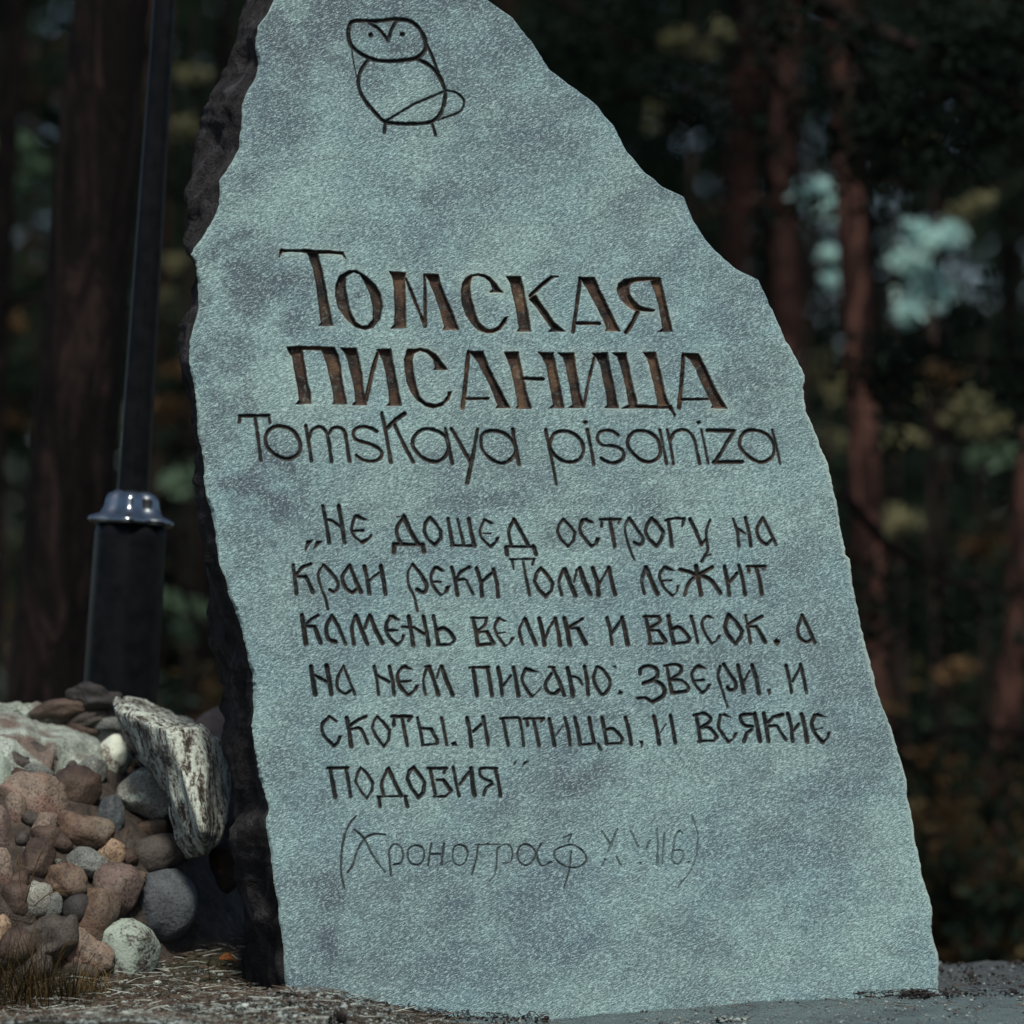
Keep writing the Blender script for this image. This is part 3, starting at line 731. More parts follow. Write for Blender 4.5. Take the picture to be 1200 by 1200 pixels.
# dark blotches with ragged outlines
blotch = np.zeros_like(GX)
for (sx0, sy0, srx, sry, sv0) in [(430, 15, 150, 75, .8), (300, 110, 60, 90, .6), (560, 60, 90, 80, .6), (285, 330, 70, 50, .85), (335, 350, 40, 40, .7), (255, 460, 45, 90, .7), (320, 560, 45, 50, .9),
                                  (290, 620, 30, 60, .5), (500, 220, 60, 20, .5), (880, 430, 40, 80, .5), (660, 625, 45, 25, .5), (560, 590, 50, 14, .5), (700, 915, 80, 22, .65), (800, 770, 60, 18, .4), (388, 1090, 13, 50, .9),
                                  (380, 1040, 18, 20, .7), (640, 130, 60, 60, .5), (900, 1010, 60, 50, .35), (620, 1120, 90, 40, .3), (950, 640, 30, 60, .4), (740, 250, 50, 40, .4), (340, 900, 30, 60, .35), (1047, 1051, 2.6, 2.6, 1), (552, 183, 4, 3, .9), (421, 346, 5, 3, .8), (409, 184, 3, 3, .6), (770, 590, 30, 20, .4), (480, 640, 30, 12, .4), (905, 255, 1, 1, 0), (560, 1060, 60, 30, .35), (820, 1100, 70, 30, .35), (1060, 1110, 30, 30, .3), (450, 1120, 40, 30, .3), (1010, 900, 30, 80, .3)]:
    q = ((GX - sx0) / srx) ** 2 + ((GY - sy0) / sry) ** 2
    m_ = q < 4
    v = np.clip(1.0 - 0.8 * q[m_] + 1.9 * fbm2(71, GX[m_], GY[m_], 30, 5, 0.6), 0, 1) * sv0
    blotch[m_] = np.maximum(blotch[m_], v)
# faint relief of the dressed face, rounded chipped edges
edge = np.minimum(GX - xl[:, None], xr[:, None] - GX)
relief = fbm2(31, GX, GY, 190, 4) * 3.0 + fbm2(41, GX * 0.8 + GY * 0.5, GY - GX * 0.4, 16, 3) * 0.55
relief *= np.clip(edge / 12, 0, 1)
chipw = 2.0 + 2.2 * np.clip(lattice(51, GX * 0.3, GY, 26) + 0.2, 0, 1) + 1.0 * lattice(52, GX * 0.3, GY, 7)
relief += np.maximum(0, chipw - edge) ** 1.5 * 0.9
depth = relief + cut
er = xr[:, None] - GX
pale = np.maximum(pale, 1.4 * np.clip(1.3 - er / (3.2 + 2.5 * np.abs(lattice(53, GX * 0.2, GY, 30))), 0, 1) * (GY > 360))  # lit bevel of the right edge, painted in as a lighter colour
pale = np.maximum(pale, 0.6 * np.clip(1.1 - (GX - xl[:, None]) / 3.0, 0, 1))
VP = face_points(GX, GY, depth)
NR, NC = GX.shape
vid = np.arange(NR * NC).reshape(NR, NC)
quads = np.stack([vid[1:, :-1], vid[1:, 1:], vid[:-1, 1:], vid[:-1, :-1]], -1).reshape(-1, 4)
L4 = np.stack([lid[1:, :-1], lid[1:, 1:], lid[:-1, 1:], lid[:-1, :-1]], -1).reshape(-1, 4)
qid = L4.max(1)
VPf = VP.reshape(-1, 3); inkf = ink.reshape(-1); brf = brown.reshape(-1); plf = pale.reshape(-1); stf = blotch.reshape(-1)

M_FACE = mat_face()
M_SIDE = mat_rough_side()
STONE_LOC = (0.12, 0.1, 0.0)
stone = empty("engraved_stone", STONE_LOC)
tag(stone, "tall leaning slab of pale blue grey granite with carved Cyrillic inscription and owl drawing", "memorial stone")

def sub_mesh(name, q):
    used, inv = np.unique(q.ravel(), return_inverse=True)
    me = np_mesh(name, VPf[used] - np.array(STONE_LOC), inv.reshape(-1, 4))
    for an, arr in (("ink", inkf), ("brown", brf), ("pale", plf), ("blotch", stf)):
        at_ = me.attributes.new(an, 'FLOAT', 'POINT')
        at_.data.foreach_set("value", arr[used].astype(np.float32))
    return me

order = np.argsort(qid, kind='stable')
qs = quads[order]; ids = qid[order]
bounds = np.searchsorted(ids, np.arange(-1, len(LETTERS) + 1))
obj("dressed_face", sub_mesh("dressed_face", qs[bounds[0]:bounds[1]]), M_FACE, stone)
for k, (ch, ln) in enumerate(LETTERS):
    q = qs[bounds[k + 1]:bounds[k + 2]]
    if len(q) == 0: continue
    if ch == 'owl':
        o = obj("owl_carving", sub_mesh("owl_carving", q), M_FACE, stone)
        tag(o, "owl outline drawing cut into the stone")
    elif ch in '".,:()':
        obj("carved_punctuation_mark", sub_mesh("carved_punctuation_mark", q), M_FACE, stone)
    else:
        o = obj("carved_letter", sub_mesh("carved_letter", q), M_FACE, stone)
        tag(o, "carved letter " + ch)

# the rough split sides and back
step = max(1, 3)
rows = list(range(0, NR, step))
if rows[-1] != NR - 1: rows.append(NR - 1)
NS = 12; NBK = 6
sv = []
for r in rows:
    yy = ys[r]
    pl = VP[r, 0]; pr = VP[r, -1]
    dl = pl[1] + DIST
    xs_ = float(interp(SIL, yy)) + 3.5 * float(lattice(61, np.array(yy), np.array(0.), 24)) + 2.0 * float(lattice(62, np.array(yy), np.array(0.), 8))
    thick = 0.30
    ps = np.array(at(xs_, yy, dl + thick))
    ring = []
    for k in range(NS + 1):
        t = k / NS
        q = pl * (1 - t) + ps * t
        # hollows and ledges, none at the face edge
        amp = 1.5 * min(1, t * 3) * (1 - 0.6 * t)
        nz = mnoise.fractal(Vector((q[0] * 2, q[1] * 6, q[2] * 5)), 1.0, 2.1, 5) * 0.030
        nz += 0.018 * mnoise.noise(Vector((3.1, q[1] * 25, q[2] * 18 + q[1] * 20)))
        q = q + np.array([1, 0.1, 0]) * nz * amp * (1 if yy > -40 else 0.3)
        ring.append(q)
    pb = pr + np.array([-0.07, 0.26, 0.0])
    for k in range(1, NBK):
        t = k / NBK
        q = ps * (1 - t) + pb * t
        q = q + np.array([0, 1, 0]) * (math.sin(t * math.pi) * 0.10 + mnoise.fractal(Vector((q[0] * 3, 9, q[2] * 3)), 1.0, 2.0, 4) * 0.03)
        ring.append(q)
    for k in range(NS):
        t = k / NS
        q = pb * (1 - t) + pr * t
        amp = math.sin(t * math.pi)
        q = q + np.array([-1, 0, 0]) * (abs(mnoise.fractal(Vector((5, q[1] * 6, q[2] * 5)), 1.0, 2.1, 4)) * 0.02 * amp)
        ring.append(q)
    ring.append(pr)
    sv.append(ring)
sv = np.array(sv)
R_, C_, _ = sv.shape
vi = np.arange(R_ * C_).reshape(R_, C_)
sq = np.stack([vi[:-1, :-1], vi[:-1, 1:], vi[1:, 1:], vi[1:, :-1]], -1).reshape(-1, 4)
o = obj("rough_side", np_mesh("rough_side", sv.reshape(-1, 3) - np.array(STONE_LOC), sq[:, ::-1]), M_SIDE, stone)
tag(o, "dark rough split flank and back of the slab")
print("letters", len(LETTERS), "face quads", len(quads))
# ---------------------------------------------------------------- ground
def dip(x, y):
    return 0.040 * math.exp(-((x - 0.10) / 0.36) ** 2) * min(1, max(0, (0.25 - y) / 0.3))
def ground_z(x, y):
    """forest floor level: flat round the stone, falling away behind"""
    z = -0.012 - dip(x, y)
    # falls behind the slab edge
    b = max(0.0, y - 1.1)
    z -= min(3.4, 0.30 * b if b < 2 else 0.6 + (b - 2) * 0.13)
    # litter heaped on the left in front of the stone and between stone and wall
    if y < 1.4:
        l = 1 / (1 + math.exp(min(50, max(-50, (x + 0.15 + 0.18 * (y + 0.2)) * 9))))
        z += 0.028 * l
        z += 0.09 * math.exp(-(((x + 0.72) / 0.22) ** 2 + ((y - 0.62) / 0.35) ** 2))
        z += 0.030 * math.exp(-(((x + 0.38) / 0.14) ** 2 + ((y + 0.22) / 0.10) ** 2))
    z += 0.018 * mnoise.fractal(Vector((x * 2.2, y * 2.2, 1)), 1.0, 2.1, 4) * (1 if abs(y) < 3 else 4)
    z += 0.005 * mnoise.fractal(Vector((x * 14, y * 14, 4)), 1.0, 2.1, 3)
    return z

def warp_axis(lo, hi, dense, n_d, far, n_f):
    a = np.linspace(dense[0], dense[1], n_d)
    f = np.geomspace(1, far, n_f + 1)[1:] - 1
    f = f / f[-1]
    return np.concatenate([dense[0] - f[::-1] * (dense[0] - lo), a, dense[1] + f * (hi - dense[1])])
gx = warp_axis(-260, 260, (-1.6, 1.6), 130, 200, 34)
gy = warp_axis(-60, 420, (-1.6, 1.6), 130, 200, 40)
gv = [(x, yv, ground_z(x, yv)) for yv in gy for x in gx]
nx = len(gx)
gf = [(j * nx + i, j * nx + i + 1, (j + 1) * nx + i + 1, (j + 1) * nx + i) for j in range(len(gy) - 1) for i in range(nx - 1)]
def mat_ground():
    s = NT("forest_litter_soil")
    vo = s.coords()
    a = s.noise(vo, 3.0, 6, 0.6, 0.4)
    b = s.noise(vo, 60, 5, 0.7)
    c = s.noise(vo, 240, 2, 0.6)
    col = s.ramp(b, [(0.34, (0.012, 0.009, 0.008)), (0.52, (0.040, 0.030, 0.024)), (0.66, (0.11, 0.095, 0.08))])
    col = s.mix(s.ramp(c, [(0.56, 0.0), (0.68, 0.8)]), col, (0.30, 0.33, 0.30))
    col = s.mix(s.ramp(a, [(0.45, 0.0), (0.62, 0.6)]), col, (0.035, 0.045, 0.022))
    return s.finish(col, 0.95, s.bump(s.math('ADD', b, s.math('MULTIPLY', c, 0.4)), 0.012, 1.0), 0.1)
tag(obj("ground", np_mesh("ground", gv, gf), mat_ground()), kind="structure")

# concrete slab on which the stone stands (right and front)
def mat_slab():
    s = NT("worn_concrete")
    vo = s.coords()
    a = s.noise(vo, 5, 6, 0.6, 0.5)
    b = s.noise(vo, 90, 4, 0.7)
    c = s.noise(s.coords(scale=(0.5, 1.6, 1)), 18, 6, 0.7, 0.6)
    f = s.noise(vo, 330, 3, 0.7)
    col = s.ramp(a, [(0.38, (0.115, 0.165, 0.185)), (0.62, (0.19, 0.27, 0.28))])
    # broken, dirty surface towards the rear and in scattered scabs
    sx_ = s.n("ShaderNodeSeparateXYZ"); s.l(vo, sx_.inputs[0])
    rear = s.math('ADD', s.math('MULTIPLY', s.math('SUBTRACT', sx_.outputs[1], 0.12), 0.9), c)
    col = s.mix(s.ramp(rear, [(0.57, 0.0), (0.66, 0.7)]), col, (0.065, 0.062, 0.070))
    col = s.mix(s.ramp(f, [(0.36, 0.85), (0.50, 0.0)]), col, (0.035, 0.045, 0.05))
    col = s.mix(s.ramp(f, [(0.54, 0.0), (0.66, 0.7)]), col, (0.36, 0.46, 0.46))
    b = s.math('ADD', b, s.math('MULTIPLY', f, 0.5))
    return s.finish(col, 0.9, s.bump(s.math('ADD', b, c), 0.02, 1.0), 0.2)
M_SLAB = mat_slab()
sx = np.linspace(-0.42, 2.6, 220); sy = np.linspace(-1.5, 1.02, 130)
slv = []; 
for j, yv in enumerate(sy):
    for i, x in enumerate(sx):
        back = 1.02 + 0.02 * mnoise.noise(Vector((x * 4, 0, 3))) - 0.012 * x
        yy = -1.5 + (back + 1.5) * j / (len(sy) - 1)
        ee = min(1, (back - yy) / 0.03)
        z = 0.005 + 0.006 * mnoise.fractal(Vector((x * 5, yy * 5, 7)), 1.0, 2.0, 4) - 0.012 * (1 - max(0, ee)) ** 2
        # worn, broken surface strip towards the rear
        z += 0.012 * max(0, mnoise.noise(Vector((x * 9, yy * 16, 2)))) * (1 if yy > 0.15 else 0.4) + 0.003 * mnoise.fractal(Vector((x * 30, yy * 30, 5)), 1.0, 2.0, 3)
        slv.append((x, yy, z - dip(x, yy)))
n1 = len(sx)
slf = [(j * n1 + i, j * n1 + i + 1, (j + 1) * n1 + i + 1, (j + 1) * n1 + i) for j in range(len(sy) - 1) for i in range(n1 - 1)]
# skirt down into the soil
b0 = len(slv)
border = [i for i in range(n1)] + [(j * n1 + n1 - 1) for j in range(1, len(sy))] + [((len(sy) - 1) * n1 + i) for i in range(n1 - 2, -1, -1)] + [(j * n1) for j in range(len(sy) - 2, 0, -1)]
for k in border: slv.append((slv[k][0], slv[k][1], -0.25))
nb = len(border)
for k in range(nb):
    k2 = (k + 1) % nb
    slf.append((border[k2], border[k], b0 + k, b0 + k2))
o = obj("concrete_slab", np_mesh("concrete_slab", slv, slf), M_SLAB)
tag(o, "worn grey concrete slab under the foot of the engraved stone", "slab")

# ---------------------------------------------------------------- litter, gravel, stones, leaves
def scatter_sticks(name, n, area, lmin, lmax, w, mat, lift=0.004, seed=1, bend=0.3):
    r = random.Random(seed)
    vs = []; fs = []
    for _ in range(n):
        for _try in range(8):
            x, yv = area(r)
            if x is not None: break
        L = r.uniform(lmin, lmax); a = r.uniform(0, math.pi); t = r.uniform(-0.25, 0.25)
        ww = w * r.uniform(0.6, 1.4)
        z = surf_z(x, yv) + lift + r.random() * 0.008
        c = Vector((x, yv, z)); d = Vector((math.cos(a), math.sin(a), t)) * L / 2
        s_ = Vector((-math.sin(a), math.cos(a), 0)) * ww; up = Vector((0, 0, ww))
        m = c + Vector((0, 0, L * bend * r.uniform(-.1, .2)))
        b = len(vs)
        for q in (c - d, m, c + d):
            vs += [q - s_, q + s_ , q + up]
        for k in (0, 3):
            for i in range(3):
                i2 = (i + 1) % 3
                fs.append((b + k + i, b + k + i2, b + k + 3 + i2, b + k + 3 + i))
    me = np_mesh(name, [tuple(v) for v in vs], fs, smooth=False)
    return me

def on_slab(x, y): return -0.42 < x and y < 1.0
def surf_z(x, y):
    g = ground_z(x, y)
    return max(g, 0.008 - dip(x, y)) if on_slab(x, y) else g

def area_left(r):
    # litter lies left of the stone and in a thinning strip along its foot
    x = r.uniform(-1.25, 0.05); y = r.uniform(-0.62, 0.9)
    lim = 0.10 - 0.55 * (x + 0.5)
    if x > -0.45 and (y > -0.10 or r.random() < (x + 0.45) * 1.9): return (r.uniform(-1.2, -0.45), r.uniform(-0.6, 0.8))
    return (x, y)
def mat_simple(name, c1, c2, scale=30, rough=0.9, bump=0.002):
    s = NT(name)
    vo = s.coords()
    a = s.noise(vo, scale, 3, 0.6)
    return s.finish(s.ramp(a, [(0.38, c1), (0.62, c2)]), rough, s.bump(a, bump, 0.8), 0.15)
M_NEEDLE = mat_simple("dry_needles", (0.020, 0.014, 0.011), (0.10, 0.078, 0.06), 25)
M_NEEDLE2 = mat_simple("bleached_needles", (0.10, 0.11, 0.10), (0.34, 0.38, 0.34), 25)
tag(obj("needle_litter", scatter_sticks("needle_litter", 4500, area_left, 0.02, 0.06, 0.0009, M_NEEDLE, seed=3), M_NEEDLE), kind="stuff")
tag(obj("pale_needle_litter", scatter_sticks("pale_needle_litter", 700, area_left, 0.02, 0.07, 0.0010, M_NEEDLE2, lift=0.007, seed=4), M_NEEDLE2), kind="stuff")

_r = random.Random(4)
FACETS = [[Vector((_r.gauss(0, 1), _r.gauss(0, 1), _r.gauss(0, 1))).normalized() for _ in range(5)] for _ in range(5)]
def rock_mesh(name, rx, ry, rz, sub=3, amp=0.12, freq=1.5, seed=0.0, flat=0.0, sq=1.0):
    bm = bmesh.new()
    bmesh.ops.create_icosphere(bm, subdivisions=sub, radius=1.0)
    for v in bm.verts:
        p = v.co.copy()
        if sq != 1.0:
            p = Vector([math.copysign(abs(c) ** sq, c) for c in p])
        o3 = Vector((seed, seed * 1.7, -seed))
        n = mnoise.fractal(p * freq + o3, 1.0, 2.0, 3) * 1.5 + 0.22 * mnoise.fractal(p * freq * 4 + o3, 0.8, 2.1, 3)
        p = p * (1 + amp * n)
        # flat chipped facets
        for fx in FACETS[int(seed * 10) % 5]:
            dd_ = p.dot(fx)
            if dd_ > 0.80: p = p - fx * (dd_ - 0.80) * 0.8
        v.co = Vector((p.x * rx, p.y * ry, p.z * rz))
    for f in bm.faces: f.smooth = True
    me = bpy.data.meshes.new(name)
    bm.to_mesh(me); bm.free()
    return me

def gravel(name, n, area, rmin, rmax, mat, seed):
    r = random.Random(seed)
    base = bmesh.new(); bmesh.ops.create_icosphere(base, subdivisions=1, radius=1.0)
    bv = [v.co.copy() for v in base.verts]; bf = [[v.index for v in f.verts] for f in base.faces]; base.free()
    vs = []; fs = []
    for k in range(n):
        x, yv = area(r); s_ = r.uniform(rmin, rmax) * (1 if r.random() < 0.9 else 1.8)
        rot = Matrix.Rotation(r.random() * 6.28, 3, 'Z') @ Matrix.Rotation(r.random() * 1.0, 3, 'X')
        c = Vector((x, yv, surf_z(x, yv) + s_ * 0.3)); b = len(vs)
        sc3 = Vector((1, r.uniform(0.6, 1), r.uniform(0.4, 0.8))) * s_
        for v in bv:
            j = 1 + 0.25 * mnoise.noise(v * 1.7 + Vector((k, 0, 0)))
            q = rot @ Vector((v.x * sc3.x * j, v.y * sc3.y * j, v.z * sc3.z * j))
            vs.append(tuple(c + q))
        fs += [tuple(i + b for i in f) for f in bf]
    return np_mesh(name, vs, fs, smooth=False)
M_GRAVEL = mat_simple("gravel_bits", (0.02, 0.02, 0.02), (0.26, 0.31, 0.30), 60, 0.8)
def area_grav(r):
    x = r.uniform(-1.15, 0.45); y = r.uniform(-0.62, -0.14) if x > -0.46 else -0.6 + 0.95 * r.random() ** 1.8
    if x > -0.2 and r.random() < 0.75: return (r.uniform(-1.1, -0.3), r.uniform(-0.6, -0.3))
    return (x, y)
tag(obj("gravel", gravel("gravel", 5200, area_grav, 0.0018, 0.006, M_GRAVEL, 5), M_GRAVEL), kind="stuff")
M_CRUMB = mat_simple("dark_crumbs", (0.008, 0.008, 0.009), (0.035, 0.03, 0.03), 60)
def area_seam(r):
    px = r.choice([r.uniform(340, 640), r.uniform(340, 640), r.gauss(1072, 12), r.uniform(1000, 1200)])
    p = face_points(px, 1178, 0.0)
    return (float(p[0]), float(p[1]) - abs(r.gauss(0, 0.03)) - 0.004)
tag(obj("seam_crumbs", gravel("seam_crumbs", 420, area_seam, 0.0012, 0.0048, M_CRUMB, 8), M_CRUMB), kind="stuff")
tag(obj("seam_litter", scatter_sticks("seam_litter", 260, area_seam, 0.01, 0.035, 0.0011, M_CRUMB, seed=14), M_CRUMB), kind="stuff")

def lone_stone(px, py, rpx, mat, label, cat="stone", d=None, zr=0.6, amp=0.22, sub=3, seed=1.0, group=None):
    d = d or (CAMZ - 0.02) * 600 * DIST / max(1.0, (py + rpx * 0.5 - 800)) 
    p = at(px, py, d); r = rpx / 600 * d / DIST
    z = surf_z(p.x, p.y)
    o = obj("loose_stone", rock_mesh("loose_stone", r, r * 0.8, r * zr, sub, amp, 1.3, seed), mat)
    o.location = (p.x, p.y, z + r * zr * 0.55)
    o.rotation_euler = (0.1, 0.1, seed)
    tag(o, label, cat, group)
    return o
M_PALE = mat_rock("pale_pebble", (0.30, 0.36, 0.33), (0.52, 0.58, 0.53), scale=40, bump=0.001)
M_GREYR = mat_rock("grey_stone", (0.12, 0.13, 0.14), (0.26, 0.29, 0.30), scale=40, bump=0.002)
lone_stone(265, 1176, 7, M_PALE, "small white pebble on the soil left of the engraved stone's foot", seed=1)
lone_stone(287, 1182, 6.5, M_PALE, "pale grey pebble nearest the bottom corner of the engraved stone", seed=2)
lone_stone(184, 1157, 5.5, M_PALE, "small pale pebble in front of the lowest cobble of the wall", seed=3)
lone_stone(243, 1129, 15, M_GREYR, "angular grey stone lying in the shade between wall and engraved stone", seed=4, zr=0.55, amp=0.4)
lone_stone(300, 1179, 6, M_GREYR, "little grey stone touching the stone's left corner", seed=6)

def leaf_mesh(name, L, W, seed):
    r = random.Random(seed)
    n = 7; vs = []; fs = []
    for i in range(n + 1):
        t = i / n
        w = W * math.sin(math.pi * min(1, t * 0.92 + 0.06)) ** 0.8
        zc = 0.25 * L * math.sin(t * 3) * r.uniform(0.6, 1)
        vs += [(-L / 2 + L * t, -w, zc + 0.3 * w), (-L / 2 + L * t, 0, zc), (-L / 2 + L * t, w, zc + 0.35 * w)]
    for i in range(n):
        for k in (0, 1):
            a = i * 3 + k
            fs.append((a, a + 3, a + 4, a + 1))
    me = np_mesh(name, vs, fs)
    return me
def leaf(px, py, d, L, mat, label, rz, ry=0.2, rx=0.5):
    p = at(px, py, d); z = surf_z(p.x, p.y)
    o = obj("fallen_leaf", leaf_mesh("fallen_leaf", L, L * 0.28, rz), mat)
    o.location = (p.x, p.y, max(z + 0.012, min(p.z, z + 0.10)))
    o.rotation_euler = (rx, ry, rz)
    sm = o.modifiers.new("thickness", 'SOLIDIFY'); sm.thickness = 0.0008
    tag(o, label, "leaf")
M_LORANGE = mat_simple("orange_leaf", (0.10, 0.035, 0.012), (0.22, 0.085, 0.028), 60)
M_LBROWN = mat_simple("brown_leaf", (0.10, 0.065, 0.05), (0.22, 0.15, 0.12), 60)
leaf(268, 1143, 7.35, 0.045, M_LORANGE, "small orange fallen leaf in front of the dark gap", 0.6)
leaf(259, 1108, 7.62, 0.085, M_LBROWN, "curled brown fallen leaf in the dark gap beside the grey stone", 2.0, 0.6, 0.9)
def cone(px, py, label, s_=0.016):
    d = (CAMZ - 0.02) * 600 * DIST / (py - 800); p = at(px, py, d)
    mb = MB(); r = random.Random(px)
    for i in range(9):
        t = i / 8; rr = s_ * math.sin(math.pi * (0.15 + 0.8 * t)) ** 0.8
        for k in range(7):
            a = k * 0.9 + i * 0.45
            c = Vector((rr * math.cos(a), rr * math.sin(a), s_ * 2.3 * (t - 0.3)))
            o1 = Vector((math.cos(a), math.sin(a), 0.4)) * s_ * 0.45; tn = Vector((-math.sin(a), math.cos(a), 0)) * s_ * 0.35
            mb.add([c * 0.55, c + tn, c + o1, c - tn], [(0, 1, 2), (0, 2, 3)])
    me = mb.mesh("pine_cone", False)
    o = obj("pine_cone", me, M_CRUMB); o.location = (p.x, p.y, surf_z(p.x, p.y) + s_ * 0.7); o.rotation_euler = (1.1, 0.3, r.random() * 3)
    tag(o, label, "pine cone")
cone(392, 1192, "dark pine cone at the foot of the stone, the left one", 0.013)
cone(484, 1196, "small dark pine cone at the foot of the stone, the right one", 0.009)

def area_slab(r):
    return (r.uniform(-0.35, 1.5), -0.62 + 1.6 * r.random() ** 1.3)
tag(obj("slab_grit", gravel("slab_grit", 3000, area_slab, 0.0010, 0.0034, M_GRAVEL, 15), M_GRAVEL), kind="stuff")
tag(obj("slab_dirt", gravel("slab_dirt", 700, lambda r: (r.uniform(0.6, 1.6), r.uniform(0.12, 0.95)), 0.0015, 0.0055, M_CRUMB, 16), M_CRUMB), kind="stuff")
tag(obj("slab_needles", scatter_sticks("slab_needles", 350, area_slab, 0.015, 0.05, 0.0009, M_NEEDLE, seed=17), M_NEEDLE), kind="stuff")
# grass
def grass_clump(name, c, rad, n, hmin, hmax, mat, seed, lean=(0, 0)):
    r = random.Random(seed); vs = []; fs = []
    for _ in range(n):
        a = r.uniform(0, 6.283); q = math.sqrt(r.random()) * rad
        x = c[0] + math.cos(a) * q; y = c[1] + math.sin(a) * q * 0.6
        z = surf_z(x, y) - 0.005
        h = r.uniform(hmin, hmax); da = r.uniform(0, 6.283); sp = r.uniform(0.1, 0.75)
        dv = Vector((math.cos(da) * sp + lean[0], math.sin(da) * sp + lean[1], 1)).normalized()
        w = r.uniform(0.0006, 0.0014); side = Vector((math.cos(da + 1.4), math.sin(da + 1.4), 0)) * w
        b = len(vs); P = Vector((x, y, z)); nseg = 4
        for i in range(nseg + 1):
            t = i / nseg
            q_ = P + dv * h * t + Vector((dv.x, dv.y, -0.55)) * (h * 0.45 * t * t)
            vs += [tuple(q_ - side * (1 - t * 0.9)), tuple(q_ + side * (1 - t * 0.9))]
        for i in range(nseg): fs.append((b + 2 * i, b + 2 * i + 1, b + 2 * i + 3, b + 2 * i + 2))
    o = obj(name, np_mesh(name, vs, fs), mat)
    tag(o, kind="stuff")
M_GRASS = mat_leaf("dry_grass", (0.035, 0.026, 0.012), (0.16, 0.11, 0.05), 0.3, (0.26, 0.20, 0.11))
M_GRASSD = mat_leaf("dark_grass", (0.012, 0.013, 0.007), (0.05, 0.036, 0.018), 0.3)
for k, (px, py, d, rad, n, h0, h1, mm) in enumerate([(25, 1165, 6.92, 0.12, 200, 0.08, 0.24, M_GRASSD), (70, 1165, 6.95, 0.09, 130, 0.05, 0.15, M_GRASS), (8, 1175, 6.8, 0.09, 130, 0.12, 0.32, M_GRASS),
                                                  (-30, 1180, 6.8, 0.12, 150, 0.12, 0.26, M_GRASSD), (110, 1150, 7.0, 0.05, 70, 0.05, 0.11, M_GRASS), (275, 1150, 7.3, 0.07, 60, 0.03, 0.07, M_GRASSD)]):
    p = at(px, py, d)
    grass_clump("grass", (p.x, p.y), rad, n, h0, h1, mm, 30 + k)
# a few long stray stalks
def stalk(p0, p1, w, mat):
    pts = []
    for i in range(7):
        t = i / 6
        q = p0.lerp(p1, t); q.z += math.sin(t * math.pi) * 0.012
        pts.append(q)
    return pts
mb = MB()
for (a, b) in [((30, 1058, 7.0), (52, 992, 7.02)), ((40, 1062, 6.98), (80, 1045, 6.95)), ((100, 1152, 6.9), (120, 1128, 6.92)), ((70, 1118, 6.85), (92, 1105, 6.88)), ((20, 1000, 7.0), (24, 1040, 6.95))]:
    mb.tube(stalk(at(*a), at(*b), 0, 0), [0.0012] * 6 + [0.0005], 5)
tag(obj("dry_stalks", mb.mesh("dry_stalks"), M_GRASS), kind="stuff")

# ---------------------------------------------------------------- cobble wall
WC = Vector((-1.22, 0.80, -0.06)); WR = Vector((0.70, 0.78, 0.60))
def wall_hit(px, py):
    """nearest point of the wall's domed body on the sight line, with its outward normal"""
    o_ = Vector((0, -DIST, CAMZ)); d_ = (at(px, py, DIST) - o_).normalized()
    oo = Vector([(o_[i] - WC[i]) / WR[i] for i in range(3)]); dd = Vector([d_[i] / WR[i] for i in range(3)])
    a = dd.dot(dd); b = 2 * oo.dot(dd); c = oo.dot(oo) - 1
    disc = b * b - 4 * a * c
    if disc < 0: t = -b / (2 * a)
    else: t = (-b - math.sqrt(disc)) / (2 * a)
    P = o_ + d_ * t
    n = Vector([(P[i] - WC[i]) / WR[i] ** 2 for i in range(3)]).normalized()
    return P, n
wall = empty("cobble_wall", (WC.x, WC.y, 0))
tag(wall, "low rounded wall of mixed river cobbles set in pale mortar, left of the engraved stone", "stone wall")
M_MORTAR = mat_rock("mortar", (0.022, 0.017, 0.014), (0.085, 0.068, 0.055), scale=24, bump=0.01, spots=0.02, spotc=(0.22, 0.25, 0.21))
bm = bmesh.new(); bmesh.ops.create_icosphere(bm, subdivisions=6, radius=1.0)
for v in bm.verts:
    p = v.co.copy(); n = mnoise.fractal(p * 5, 1.0, 2.0, 5)
    q = Vector((p.x * (WR.x - 0.012), p.y * (WR.y - 0.012), p.z * (WR.z - 0.012))) * (1 + 0.022 * n + 0.010 * mnoise.fractal(p * 22, 0.9, 2.0, 3))
    v.co = q + Vector((0, 0, WC.z))
for f in bm.faces: f.smooth = True
me = bpy.data.meshes.new("mortar_core"); bm.to_mesh(me); bm.free()
obj("mortar_core", me, M_MORTAR, wall)

